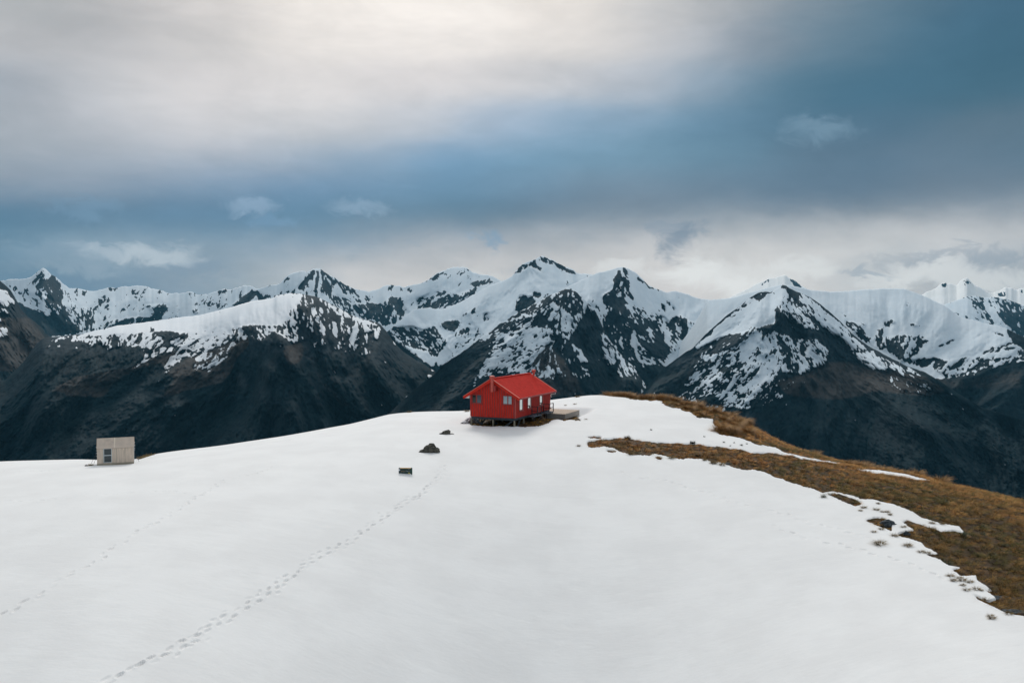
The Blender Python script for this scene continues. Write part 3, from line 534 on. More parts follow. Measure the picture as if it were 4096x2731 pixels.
mountain('left_hump', 'k0 -600,1500 -200,1300 50,1150 200,1000 300,860 360,800 390,790 480,785 560,775 680,765 800,735 900,715 1000,690 1200,665 1400,640 1500,622 1700,600 1830,570 2000,525 2150,480 2352,453 k1 100,460 200,432 280,420 350,412 430,415 500,430 560,440 640,475 750,535 850,590 950,630 1040,645 1110,672 1170,740 1230,830 1320,920 1450,1000 1550,1060 1590,1085 1640,1300 1700,1600',
    [(-300, 2900), (300, 3500), (800, 3900), (1200, 3700), (1500, 4000), (1760, 3900)], (0.16, 0.75, 190), -.25,
    [('k0 420,800 690,760 1000,685 1500,615 2000,515 2400,435 2400,690 2150,680 1980,720 1700,760 1500,740 1300,735 1150,750 900,765 700,785 560,795', 1.2),
     ('k0 395,890 400,860 440,800 560,785 640,790 760,790 900,765 1150,750 1300,740 1420,800 1380,860 1200,870 1050,870 920,900 860,840 790,880 740,830 640,840 540,805 480,840', .5),
     ('k0 430,840 560,850 700,860 680,890 450,880', .25), ('k0 1270,690 1330,700 1330,770 1290,760', .3), ('k0 1090,760 1200,770 1190,830 1100,800', .4), ('k0 1080,840 1200,850 1150,880 1080,870', .6),
     ('k0 1200,870 1400,820 1700,750 2000,710 2140,780 2000,870 1850,930 1700,1000 1600,960 1470,1060 1385,1110 1420,990 1500,900 1380,930 1200,1040 1080,1080 1230,960', .60),
     ('k0 1500,760 1700,740 2000,690 2120,740 2000,760 1700,790', .88), ('k0 1250,900 1420,845 1500,820 1440,865 1280,930', .2), ('k0 1620,1060 1750,930 1990,850 1950,960 1780,1100', .42),
     ('k0 1990,740 2110,770 2090,800 1960,860', .3),
     ('k1 -20,480 350,405 490,425 430,460 405,540 340,570 310,640 250,690 100,680 -20,680', 1.2),
     ('k1 0,680 240,695 300,640 340,590 410,560 470,640 440,720 460,820 380,850 270,790 200,740 140,810 60,830 0,770', .55), ('k1 20,680 50,690 120,790 80,830 20,800', .1), ('k1 240,680 270,690 260,720', .05), ('k1 300,720 440,800 370,820 300,790', .72),
     ('k1 405,490 480,440 560,450 640,495 770,565 900,640 1110,680 1150,800 1200,900 1100,1000 900,920 800,960 700,920 600,920 450,800 440,600', .14),
     ('k1 340,560 400,530 440,640 420,700 340,650', .35), ('k1 345,625 375,640 365,680 345,660', 1.1),
     ('k1 522,548 562,530 560,580 530,612', 1.3), ('k1 598,515 622,540 612,580 594,572', 1.3), ('k1 708,650 742,655 748,780 732,812 716,760', 1.2), ('k1 885,718 925,718 895,790 865,862 850,840', 1.2),
     ('k1 960,650 1000,690 1080,735 1000,745 960,710', .95), ('k1 608,650 632,700 634,780 620,780', 1.1), ('k1 780,620 806,620 790,720', .9), ('k1 565,630 585,630 580,690', .8), ('k1 675,690 692,700 685,770', .8), ('k1 830,700 850,690 820,740', .9),
     ('k1 560,437 640,472 750,532 860,590 1000,636 1110,672 1060,692 900,655 800,615 700,560 640,505', .8), ('k1 470,430 560,450 520,470', .3),
     ('k1 1040,755 1100,750 1095,805 1040,800', 1.0), ('k1 1170,705 1300,800 1450,880 1400,880 1250,820', .6), ('k1 1185,780 1250,800 1252,885 1215,835', .95), ('k1 1310,868 1420,920 1600,1080 1570,1095 1480,1000 1350,935', .75),
     ('k1 695,1008 735,1080 738,1130 712,1085', 1.2), ('k1 1143,955 1165,990 1195,1045 1152,1012', 1.2), ('k1 1128,1215 1205,1272 1180,1280', 1.0), ('k1 980,1250 1022,1300 1012,1308', 1.0), ('k1 1240,1020 1260,1030 1258,1055', 1.1), ('k1 1285,1075 1345,1150 1330,1145', .9), ('k1 1508,1105 1585,1118 1520,1145', 1.2),
     ('k1 620,1150 640,1190 632,1200', 1.2), ('k1 160,840 300,850 270,920 200,900', .3)],
    brown=[('k0 390,1260 650,1130 1100,1050 1300,970 1500,900 1650,960 1900,860 2120,770 2140,850 2030,950 1980,1080 1900,1180 1600,1240 1370,1320 1450,1200 1520,1140 1400,1110 1200,1100 1050,1110 960,1180 900,1290 800,1300 560,1290 540,1250', 1.0),
           ('k0 1050,1120 1200,1040 1400,1000 1450,1100 1420,1200 1200,1400 950,1250', .2), ('k0 1560,900 1680,880 1600,1000 1450,1080 1400,1060', .35), ('k1 270,880 440,820 475,900 440,1000 330,1040', .9), ('k0 640,1130 1000,1080 900,1170 700,1190 450,1260', 1.0)],
    scree=[('k1 610,1120 640,1180 700,1240 800,1320 850,1375 780,1360 690,1280 630,1210', .9), ('k1 440,830 480,830 620,1120 650,1300 560,1100 470,950', .3), ('k1 1180,1450 1500,1180 1560,1130 1400,1290 1250,1420', .45), ('k1 100,1200 180,1180 200,1500 130,1400', .12), ('k0 200,1200 250,1200 240,1280 205,1260', .2), ('k0 2010,1100 2080,1080 2120,1250 2040,1200', .25)],
    lean=[('k0 500,900', -0.7), ('k0 1000,850', -0.2), ('k0 1300,850', -0.8), ('k0 1600,900', -1.7), ('k0 1900,850', -1.6), ('k0 2200,900', 0.3), ('k1 50,850', 0.5), ('k1 350,750', 0.5), ('k1 450,620', 0.2), ('k1 560,700', 0.15), ('k1 700,800', 0.15), ('k1 880,800', -0.3), ('k1 1000,800', 0.1), ('k1 1250,900', 1.0), ('k1 800,1300', 0.6), ('k0 1000,1200', -1.8), ('k0 1700,1150', -1.6)],
    vbot=1950, off=10, jag=1.6, rel=0.010, treeline=1440)

# valley floor reaching the horizon
vf = mat('valley_forest', (0.012, 0.022, 0.026), 0.9, var=0.3, vscale=0.01, spec=0.1)
g = 19000.0
me = np_mesh('valley_floor', [(-g, -g, -1400), (g, -g, -1400), (g, g, -1400), (-g, g, -1400)], [(0, 1, 2, 3)])
tag(link_mesh('valley_floor', me, vf), kind='structure')

# ------------------------------------------------------------------ snow hill the hut stands on
CREST = PT('n -1400,1990 -700,1890 0,1850 331,1841 480,1846 536,1845 601,1822 700,1808 871,1788 1132,1748 1393,1701 1567,1657 1672,1649 1877,1645 2060,1623 2201,1603 2360,1583 2423,1584 2527,1588 2655,1600 2719,1604 2808,1630 2872,1650 2936,1672 3000,1704 3102,1764 3179,1798 3270,1826 3388,1856 3490,1876 3679,1902 3781,1938 3944,1970 4096,2010 4400,2110 4900,2320 5600,2700')
YC = [(-1400, 84), (0, 88), (450, 87), (1100, 98), (1600, 112), (2060, 118), (2260, 124), (2600, 118), (3000, 104), (3500, 92), (4096, 78), (5600, 60)]
KK = [(-1400, .0034), (450, .0034), (1100, .0031), (2060, .0028), (2400, .0030), (3000, .0034), (4096, .0042), (5600, .0042)]
nxs = np.arange(-1400, 5601, 4.0)
cr = gauss1(np.interp(nxs, *np.array(CREST).T), 7)
ca, cT = ray(nxs, cr)
cY = gauss1(np.interp(nxs, *np.array(YC).T), 90); cK = gauss1(np.interp(nxs, *np.array(KK).T), 90)
cTs = gauss1(cT, 110)
def hill_T(a, Y):
    Tc = np.interp(a, ca, cT); Ts = np.interp(a, ca, cTs); Yc = np.interp(a, ca, cY); k = np.interp(a, ca, cK)
    wq = np.exp(-(np.maximum(Yc-Y, 0)/16.0)**1.5); Tc = Ts*(1-wq)+Tc*wq
    return Tc, Yc, k
def hill_z(a, Y):
    """smooth height of the hill at depth Y and tan azimuth a"""
    Tc, Yc, k = hill_T(a, Y)
    d = Yc-Y
    z = -Tc*Y-np.where(d > 0, k*d*d, 0.0045*d*d)
    far = Y > Yc+110
    z = np.where(far, -Tc*Y-0.0045*110**2-0.99*(-d-110), z)
    return z
def ground_pt(nx, ny):
    a, T = (float(v) for v in ray(nx, ny))
    Yc = float(np.interp(a, ca, cY)); Ys = np.linspace(20, Yc, 3000)
    Tz = -hill_z(np.full_like(Ys, a), Ys)/Ys
    i = int(np.argmin(np.abs(Tz-T))); Y = Ys[i]
    return Vector((a*Y, Y, float(hill_z(a, Y))))
def pt_at(nx, ny, Y):
    a, T = ray(nx, ny); return Vector((float(a)*Y, Y, -float(T)*Y))

# bare (grassy) areas in photo px
GX0, GY0, GST = -200.0, 1500.0, 2.0
G = np.zeros((int(1400/GST), int(5400/GST)), np.float32)
ridge = PT('n 2420,1500 2423,1583 q 90,130 370,155 500,195 700,205 820,220 830,205 990,220 960,260 1040,285 1100,320 1260,345 1300,375 1430,400 1460,440 1540,480 1750,495 1780,520 1760,560 1820,620 1890,660 1820,700 1900,745 2100,775 2200,800 2352,850 r 50,58 200,80 270,120 400,150 520,172 700,205 835,254 1000,260 1200,288 1330,322 1400,338 1500,300 n 3900,1500')
main = PT('p 230,600 250,575 400,560 560,550 750,575 950,595 1190,605 1350,625 1480,635 1700,665 1800,690 1960,690 2352,750 r 130,130 380,165 540,187 700,214 780,225 835,260 900,272 1050,290 1280,330 1400,344 1500,300 n 3900,1500 5400,1500 5400,2800 4500,2600 r 2148,1410 2000,1380 1900,1330 1790,1280 1740,1230 1870,1290 1930,1270 1850,1210 1910,1215 1850,1170 1780,1130 1770,1090 1650,1090 1590,1045 1660,1030 1560,1010 1500,970 1380,930 1480,920 1430,890 1380,870 1350,830 1250,800 1170,780 1160,765 1210,745 1290,735 1195,670 1240,660 1380,700 1500,745 1600,735 1690,755 1640,700 1500,680 1400,650 1340,630 1280,590 1180,550 1100,525 960,490 870,485 760,450 640,425 580,440 480,400 400,385 300,345 220,310 100,285 50,265 p 2352,1040 2200,980 2100,950 2030,920 1900,870 1800,850 1720,855 1600,825 1520,790 1400,775 1300,745 1220,745 1100,750 1060,740 960,720 860,705 800,720 740,715 650,710 560,690 500,650 380,625 340,640 240,635')
for P_, v in [(ridge, 1), (main, 1), (PT('r 600,450 700,445 830,490 880,530 820,540 720,500'), 1), (PT('r 905,660 980,630 1060,640 1110,690 1110,740 1000,700'), 1),
              (PT('p 230,540 300,535 360,535 370,555 240,550'), 1), (PT('p 410,660 500,665 500,686 430,682'), 1), (PT('p 870,745 900,722 940,738 930,754'), 1),
              (PT('z 255,1152 285,1100 280,1000 700,900 1650,850 2190,900 2220,915 2110,950 2100,975 2200,1060 2215,1080 2110,1050 1990,1040 1900,1072 1850,1050 1790,1035 1700,1055 1640,1100 1560,1130 1450,1165 1190,1178 900,1170 500,1160'), 1)]:
    fill(G, P_, v, GX0, GY0, GST)
G = blur(G, 1.3)

# footprint trails: (route in photo px, stride m, depth m, second line)
TRAILS = [('t 225,1140 330,1080 420,1035 560,980 650,915 760,885 880,790 960,750 1050,690 1140,640 1210,590 1290,530 1350,480 1420,430 1480,390 1540,345 1630,310 1700,280 1760,240 1850,170 1960,95 2110,5 n 1672,1993 1710,1950 1741,1925 1776,1863', .52, .080, True),
          ('u -150,1610 0,1520 180,1425 320,1350 420,1270 490,1215 650,1130 740,1100 860,990 1020,890 1120,820 1280,745 1420,655 1510,580 1610,550 1760,445 1990,395 2150,340', .66, .05, False),
          ('u -100,620 20,615 440,595 620,575 950,548 1200,530 1450,540', .8, .035, False), ('u -100,360 0,372 300,375 600,345', .7, .04, False), ('u 0,395 200,385 500,372', .9, .03, False),
          ('n 2488,1894 2526,1911 2696,1930 2760,1962 2803,1965 2845,1977 2952,2020 3015,2030 3143,2060 3230,2097 3306,2112 3372,2130 3434,2148 3515,2158', .75, .05, False),
          ('n 2628,1847 2690,1865', .5, .05, False), ('n 3097,2112 3189,2143 3281,2166 3388,2191 3505,2224 3551,2239 3607,2250 3694,2285 3735,2306 3806,2327', .85, .07, False),
          ('z 1700,760 n 2300,1625 2420,1640 2560,1700 2640,1720 2760,1752', .7, .04, False), ('n 1600,1760 1680,1725 1760,1705 1850,1690', .6, .03, False)]
PRINTS = []
for s_, stride, dep, dbl in TRAILS:
    pts = [ground_pt(x, y) for x, y in PT(s_)]
    side = 1
    acc_ = 0.0
    for p0, p1 in zip(pts[:-1], pts[1:]):
        L = (p1-p0).length; d = (p1-p0)/max(L, 1e-6); n_ = Vector((-d.y, d.x, 0))
        while acc_ < L:
            for k in range(2 if dbl else 1):
                c = p0+d*acc_+n_*side*(0.13 if k == 0 else -0.34)+Vector((random.gauss(0, .08), random.gauss(0, .08), 0))
                if k == 1 and random.random() < 0.45: continue
                PRINTS.append((c.x, c.y, math.atan2(d.y, d.x)+random.gauss(0, .15), random.uniform(.17, .27), random.uniform(.055, .085), dep*random.uniform(.45, 1.45)*(1 if k == 0 else .45)))
            side = -side; acc_ += stride*random.uniform(.85, 1.15)
        acc_ -= L

NC, NR = 1650, 640
av = np.linspace(-0.78, 0.84, NC)
Yc_ = np.interp(av, ca, cY)
pr = np.linspace(0, 1, NR)**0.62
Yg = Yc_[None, :]-(Yc_-22.0)[None, :]*pr[:, None]
nbk = 60
Yb = Yc_[None, :]+(np.linspace(0, 1, nbk+1)[1:]**2.2)[::-1, None]*900.0
Yg = np.concatenate([Yb, Yg], 0)
A = np.repeat(av[None, :], Yg.shape[0], 0)
Z = hill_z(A, Yg); X = A*Yg
PX, PY = proj(A, -Z/Yg)
PYm = np.where(Yg > Yc_[None, :], cr[np.clip(((PX-nxs[0])/4).astype(int), 0, len(nxs)-1)]+1, PY)
gm = bilin(G, (PX-GX0)/GST, (PYm-GY0)/GST)
en = fbm(X*1.5, Yg*1.1, 31, 4, 0.65)
gm = gm+(en-0.5)*1.1*(4*gm*(1-gm)+0.06)
gr = np.clip((gm-0.40)/0.2, 0, 1); gr = gr*gr*(3-2*gr)
back = np.clip((Yg-Yc_[None, :])/25, 0, 1)
gr = np.maximum(gr, np.clip((Yg-Yc_[None, :]-22)/12+(fbm(X*.2, Yg*.2, 77)-.5)*2, 0, 1))
# hummocks in the grass, drifts and wind ripples in the snow
Z = Z+0.42*(fbm(X*1.0, Yg*0.8, 3, 3)-0.5)*gr
Z = Z+(1-gr)*(0.12+0.10*(fbm(X*0.12, Yg*0.12, 8, 3)-0.5)+0.018*(fbm(X*0.7, Yg*2.2, 9, 4)-0.5))
# hollow in which the deck stands
x0, y0 = PT('z 1045,1015')[0]; C0 = pt_at(x0, y0, 90.0); TH = R(24.0)
Lx = (X-C0.x)*math.cos(TH)-(Yg-C0.y)*math.sin(TH); Ly = (X-C0.x)*math.sin(TH)+(Yg-C0.y)*math.cos(TH)
sm = lambda v: np.clip(v, 0, 1)**2*(3-2*np.clip(v, 0, 1))
ondeck = sm((Lx+1.4)/1.0)*sm((4.6-Lx)/1.6)*sm((Ly-5.8)/2.2)*sm((15.2-Ly)/2.2)
Z = Z*(1-ondeck)+np.minimum(Z, C0.z-1.0)*ondeck
bare_deck = (Lx > -1.5) & (Lx < 2.75) & (Ly > 8.2) & (Ly < 13.8)
# melt hollow that undercuts the edge of the snow
Z = Z-0.05*np.exp(-((gm-0.30)/0.10)**2)*(1-gr)
# scoured, trodden snow beside the bare strips and round the hut
def bump(cx, cy, r, h):
    global Z
    Z = Z+h*np.exp(-(((X-cx)**2+(Yg-cy)**2)/(r*r)))
iC = np.arange(NC)
for cx, cy, th_, la, lb, dep in PRINTS:
    a_ = cx/cy; j = int(round((a_-av[0])/(av[1]-av[0])))
    wj = int(math.ceil(0.75/cy/(av[1]-av[0])))+1
    j0, j1 = max(0, j-wj), min(NC, j+wj+1)
    if j1 <= j0: continue
    col = Yg[:, min(max(j, 0), NC-1)]
    rows = np.nonzero(np.abs(col-cy) < 0.9)[0]
    if len(rows) == 0: continue
    i0, i1 = rows[0], rows[-1]+1
    dx = X[i0:i1, j0:j1]-cx; dy = Yg[i0:i1, j0:j1]-cy
    u_ = (dx*math.cos(th_)+dy*math.sin(th_))/la; v_ = (-dx*math.sin(th_)+dy*math.cos(th_))/lb
    r2 = u_*u_+v_*v_
    Z[i0:i1, j0:j1] += (-1.15*dep*np.exp(-(r2*0.8)**2)+dep*0.3*np.exp(-((np.sqrt(r2)-1.55)/0.35)**2))*(1-gr[i0:i1, j0:j1])
V = np.stack([X, Yg, Z], -1)
me = np_mesh('snow_hill', V.reshape(-1, 3), grid_faces(*Yg.shape), True)
fattr(me, 'bare', gr)
m = bpy.data.materials.new('hill_ground'); m.use_nodes = True; N = NT(m.node_tree); b = m.node_tree.nodes['Principled BSDF']
at = N.n('ShaderNodeAttribute', attribute_name='bare').outputs['Fac']
tcn = N.n('ShaderNodeTexCoord'); ob = tcn.outputs['Object']
sn1 = N.noise(ob, 0.25, 5, 0.6)
snowc = N.mix(N.step(sn1, 0.35, 0.65), (0.80, 0.785, 0.768, 1), (0.85, 0.836, 0.818, 1))
speck = N.step(N.noise(ob, 9.0, 3, 0.7), 0.70, 0.78)
snowc = N.mix(N.math('MULTIPLY', speck, 0.12), snowc, (0.45, 0.42, 0.38, 1))
so = N.noise(ob, 1.3, 6, 0.7)
soil = N.mix(N.step(so, 0.35, 0.65), (0.030, 0.018, 0.009, 1), (0.085, 0.05, 0.024, 1))
N.put(b.inputs['Base Color'], N.mix(N.step(at, 0.42, 0.58), snowc, soil))
b.inputs['Roughness'].default_value = 0.75; b.inputs['Specular IOR Level'].default_value = 0.15
rip = N.noise(N.vec('MULTIPLY', ob, (1.2, 2.6, 1.0)), 2.0, 6, 0.62, 0.4)
rip2 = N.noise(N.vec('MULTIPLY', ob, (0.5, 1.5, 1.0)), 0.6, 4, 0.6, 0.2)
rip3 = N.noise(ob, 6.0, 4, 0.7)
hgt = N.math('ADD', N.math('ADD', N.math('MULTIPLY', rip, 0.5), N.math('MULTIPLY', rip2, 0.5)), N.math('MULTIPLY', rip3, 0.12))
bn = N.n('ShaderNodeBump'); bn.inputs['Strength'].default_value = 0.26; bn.inputs['Distance'].default_value = 0.10
N.put(bn.inputs['Height'], hgt); N.put(b.inputs['Normal'], bn.outputs[0])
hill = tag(link_mesh('snow_hill', me, m), kind='structure')

def surf(x, y):
    """finished height of the hill (with snow) at world x,y"""
    a_ = x/y; j = (a_-av[0])/(av[1]-av[0]); j = min(max(int(round(j)), 0), NC-1)
    col = Yg[:, j]; i = int(np.argmin(np.abs(col-y))); return float(Z[i, j])

# ------------------------------------------------------------------ grass
def colour_mat(name, rough=0.7, trans=0.0):
    m = bpy.data.materials.new(name); m.use_nodes = True; N = NT(m.node_tree); b = m.node_tree.nodes['Principled BSDF']
    a_ = N.n('ShaderNodeAttribute', attribute_name='tint')
    ge = N.n('ShaderNodeNewGeometry')
    N.put(b.inputs['Base Color'], N.mix(N.math('MULTIPLY', N.noise(ge.outputs['Position'], 3.0, 2), 0.25), a_.outputs['Color'], (0.03, 0.02, 0.01, 1)))
    b.inputs['Roughness'].default_value = rough; b.inputs['Specular IOR Level'].default_value = 0.15
    return m
M_GRASS = colour_mat('dry_tussock')
def blades(P0, az_, lean_, ln, wd, col, n_seg=2, droop=0.5):
    """arrays -> one mesh of curved tapering blades"""
    n = len(P0); dirx = np.stack([np.cos(az_), np.sin(az_), np.zeros(n)], -1)
    side = np.stack([-np.sin(az_+0.6), np.cos(az_+0.6), np.zeros(n)], -1)
    rows = []
    for i in range(n_seg+1):
        t = i/n_seg; ang = lean_+droop*t
        hx = ln*t*np.sin(ang); hz = ln*t*np.cos(ang)
        c = P0+dirx*hx[:, None]+np.array([0, 0, 1])*hz[:, None]
        w = wd*(1-0.9*t)
        rows.append(c-side*w[:, None]/2); rows.append(c+side*w[:, None]/2)
    V = np.stack(rows, 1).reshape(-1, 3); k = 2*(n_seg+1)
    base = (np.arange(n)*k)[:, None]
    F = np.concatenate([base+np.array([[2*i, 2*i+1, 2*i+3, 2*i+2]]) for i in range(n_seg)], 0)
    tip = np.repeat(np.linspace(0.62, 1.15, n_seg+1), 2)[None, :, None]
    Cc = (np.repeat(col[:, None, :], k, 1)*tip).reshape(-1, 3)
    return V, F, Cc

pal = np.array([lin((160, 116, 70)), lin((142, 100, 56)), lin((122, 88, 50)), lin((176, 134, 86)), lin((112, 94, 54)), lin((96, 72, 44))])
# cell areas and where the grass stands
cellA = (av[1]-av[0])*Yg*np.abs(np.gradient(Yg, axis=0))
inview = (Yg < Yc_[None, :]+14) & (np.abs(PX-2048) < 2500) & (PY < 2950)
hutpatch = (PX > 1850) & (PX < 2345) & (PY < 1722) & (PYm > 1640)
dens = np.where(inview, np.clip((gr-0.35)*2, 0, 1), 0)*cellA*np.where(Yg > 80, 7.5, 8.5)
dens = np.where(hutpatch, dens*1.3, dens); dens = np.where(bare_deck, 0, dens)
cnt = rng.poisson(np.clip(dens, 0, 6))
ii, jj = np.nonzero(cnt); rep = cnt[ii, jj]; ii = np.repeat(ii, rep); jj = np.repeat(jj, rep)
n = len(ii)
jx = av[jj]+rng.uniform(-.5, .5, n)*(av[1]-av[0]); gY = np.abs(np.gradient(Yg, axis=0))
yy = Yg[ii, jj]+rng.uniform(-.5, .5, n)*gY[ii, jj]; xx = jx*yy
cl1 = fbm(xx*.7, yy*.6, 41, 3); cl2 = fbm(xx*.16, yy*.16, 42, 3)
# every tussock is a dome of blades leaning outwards, mostly down the slope to the right
NBL = 36
hgt_ = (0.20+0.26*rng.random(n)**1.5+0.25*np.clip(cl1-.45, 0, 1)*2)*np.where(hutpatch[ii, jj], .6, 1.)*np.clip(gr[ii, jj], .4, 1)
R_ = lambda v: np.repeat(v, NBL)
m_ = n*NBL
az_ = rng.uniform(-math.pi, math.pi, m_); rr = np.sqrt(rng.random(m_))
P0 = np.stack([R_(xx)+np.cos(az_)*rr*R_(hgt_)*.45, R_(yy)+np.sin(az_)*rr*R_(hgt_)*.45, R_(Z[ii, jj]-0.02)], -1)
le = 0.12+0.75*rr+rng.normal(0, .12, m_); sz = R_(hgt_)*rng.uniform(.75, 1.25, m_)
az_ = np.where(rng.random(m_) < .35, rng.normal(-.5, .6, m_), az_)
tone = pal[rng.integers(0, 5, n)]*rng.uniform(.62, 1.3, (n, 1))*(0.75+0.5*fbm(xx*.4, yy*.5, 43, 3))[:, None]
ol = (rng.random(n) < np.clip((cl2-.40)*2.2, .04, .5))[:, None]
tone = np.where(ol, np.array(lin((92, 84, 44)))*rng.uniform(.6, 1.2, (n, 1)), tone)
col = np.repeat(tone, NBL, 0)*np.array([1.98, 1.74, 1.28])*rng.uniform(.8, 1.2, (m_, 1))
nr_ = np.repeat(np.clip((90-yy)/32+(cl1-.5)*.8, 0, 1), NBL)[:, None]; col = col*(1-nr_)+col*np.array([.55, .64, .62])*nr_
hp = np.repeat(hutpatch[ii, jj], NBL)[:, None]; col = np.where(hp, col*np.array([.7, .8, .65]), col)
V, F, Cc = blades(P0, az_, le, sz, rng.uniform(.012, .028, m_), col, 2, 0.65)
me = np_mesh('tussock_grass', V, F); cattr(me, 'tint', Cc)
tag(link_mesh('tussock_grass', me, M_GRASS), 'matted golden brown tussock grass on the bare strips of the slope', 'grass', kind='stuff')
print('grass blades', n*NBL)

def clump_mesh(name, nb, rad, h, cols, lean=(.15, 1.1), wd=(.012, .03), droop=.7, seed=0, spiky=False):
    r = np.random.default_rng(seed)
    an = r.uniform(0, 2*math.pi, nb); rr = rad*0.45*np.sqrt(r.uniform(0, 1, nb))
    P = np.stack([np.cos(an)*rr, np.sin(an)*rr, np.full(nb, -0.03)], -1)
    le = r.uniform(*lean, nb); ln = h*r.uniform(.7, 1.15, nb)*(0.85 if spiky else 1)
    cols = np.array(cols); cc = cols[r.integers(0, len(cols), nb)]*r.uniform(.75, 1.2, (nb, 1))
    V, F, Cc = blades(P, an+r.normal(0, .35, nb), le, ln, r.uniform(*wd, nb), cc, 3, 0.05 if spiky else droop)
    me = np_mesh(name, V, F); cattr(me, 'tint', Cc); me.materials.append(M_GRASS)
    return me
gold = [tuple(1.1*v for v in lin(c)) for c in ((182, 138, 86), (160, 118, 70), (196, 156, 106), (128, 98, 56))]
oliv = [lin((150, 122, 70)), lin((124, 104, 60)), lin((166, 134, 84)), lin((100, 92, 56))]
grn = [lin((86, 96, 78)), lin((110, 116, 96)), lin((60, 72, 54)), lin((136, 138, 118))]
drk = [lin((52, 52, 36)), lin((66, 60, 42)), lin((40, 44, 32))]
red = [lin((74, 40, 26)), lin((54, 30, 22)), lin((92, 56, 36))]
TUS = [clump_mesh('tussock_clump', 800, .62, .80, gold, (.05, 1.15), (.016, .038), .75, s) for s in (1, 2, 3)]
TUF = [clump_mesh('grass_tuft', 170, .36, .40, oliv, (.2, 1.3), (.014, .03), .5, s) for s in (4, 5, 6)]
SPI = [clump_mesh('speargrass', 110, .25, .42, grn, (.1, 1.35), (.02, .035), .05, s, True) for s in (7, 8)]
DRK = [clump_mesh('dark_shrub', 260, .35, .38, drk, (.1, 1.3), (.02, .04), .3, s) for s in (9, 10)]
RED = [clump_mesh('red_shrub', 300, .45, .42, red, (.1, 1.3), (.02, .045), .3, s) for s in (12, 13)]
def plant(meshes, name, nx, ny, s, label, cat, group=None, dY=0.0):
    p = ground_pt(nx, ny)
    if dY: p = Vector((p.x/p.y*(p.y+dY), p.y+dY, 0))
    o = bpy.data.objects.new(name, random.choice(meshes)); C.objects.link(o)
    o.location = (p.x, p.y, surf(p.x, p.y)-0.01); o.rotation_euler = (0, 0, random.uniform(0, 6.28)); o.scale = (s*random.uniform(.9, 1.1), s*random.uniform(.9, 1.1), s)
    return tag(o, label, cat, group)
for x, y in PT('q 150,125 260,135 350,140 440,145 540,160 700,170 780,172 860,172 960,190 1040,190 1130,195 1200,215 1240,270 1330,280 1420,290 1500,290 1560,300 1400,340 1650,370 1780,385 1850,380 1560,430 1950,430 2050,440 2130,490 1950,510 2180,560 2250,500 2150,600 2300,560 1900,690 2050,700 2330,720'):
    plant(TUS, 'tussock_clump', x, y+3, random.uniform(1.0, 1.7), 'golden tussock on the crest right of the hut', 'tussock', 'golden tussocks on the crest')
for x, y in PT('r 780,205 810,200 850,205 900,212 940,222 1000,240 1040,245 1100,255 1150,262 1230,280 1310,290 500,130 1500,350'):
    plant(TUS, 'tussock_clump', x, y+3, random.uniform(.9, 1.5), 'golden tussock beside the thin snow strip at right', 'tussock', 'tussocks by the thin snow strip')
for x, y in PT('q 1690,350 1950,375 1880,470 2030,455 2050,490 2340,580 2300,610'):
    plant(RED, 'red_shrub', x, y, random.uniform(.8, 1.1), 'dark reddish shrub among the golden crest tussocks', 'shrub', 'reddish shrubs on the crest')
plant(DRK, 'dark_shrub', *PT('q 425,815')[0], 1.15, 'spiky dark green shrub on the left upper edge of the lower grass strip', 'shrub')
plant(DRK, 'dark_shrub', *PT('q 1450,892')[0], .9, 'small dark dome shrub at the upper edge of the lower grass strip', 'shrub')
plant(DRK, 'dark_shrub', *PT('q 1535,1090')[0], 1.0, 'dark green shrub at the lower edge of the grass strip above the snow', 'shrub')
for x, y in PT('v 1120,625 1500,545 1430,150 1770,235 1500,440 1760,680 1620,770 1700,1090 1940,530 1850,940 1260,190 920,65 1500,190 1960,280 1290,560 1090,190'):
    plant(SPI, 'speargrass', x, y, random.uniform(.75, 1.15), 'spiky grey green speargrass rosette in the right slope grass', 'plant', 'speargrass rosettes on the right slope')
plant(SPI, 'speargrass', *PT('v 1120,870')[0], 1.1, 'pale speargrass rosette at the snow edge, lowest of the rosettes by the snow', 'plant')
plant(SPI, 'speargrass', *PT('r 575,480')[0], 1.0, 'speargrass rosette alone on the snow left of the small grass island', 'plant')
for x, y in PT('q 1635,790 1940,880 2040,935 2100,885 2300,900 2215,925 800,685'):
    plant(SPI, 'speargrass', x, y, random.uniform(.4, .65), 'tiny plant in the snow between the grass strips', 'plant', 'tiny plants between the grass strips')
for x, y in PT('z 1925,805 2090,785 n 2305,1685 z 2280,1050'):
    plant(TUF, 'grass_tuft', x, y, random.uniform(.6, .85), 'small olive grass tuft beside the wooden deck', 'grass tuft', 'grass tufts beside the deck')
for x, y in PT('q 160,1010 215,1015 480,1065 920,1115 1120,1125 1640,1160 1780,1205 1910,1232 p 150,630 1420,795 1500,785'):
    plant(TUF, 'grass_tuft', x, y, random.uniform(.7, 1.2), 'small grass tuft in snow below the middle grass strip', 'grass tuft', 'grass tufts below the middle strip')
for x, y in PT('v 120,280 155,245 300,270 365,295 420,295 455,328 320,200 930,425 270,525 355,492 610,470 510,570 1050,435'):
    plant(TUF, 'grass_tuft', x, y, random.uniform(.55, .9), 'small grass tuft in snow around the dark boulder', 'grass tuft', 'grass tufts round the right boulder')
plant(TUF, 'grass_tuft', *PT('v 335,665')[0], 1.35, 'largest lone grass tuft on the snow, left below the dark boulder', 'grass tuft')
plant(TUF, 'grass_tuft', *PT('v 660,685')[0], 1.0, 'flat lone grass tuft on the snow, right below the dark boulder', 'grass tuft')
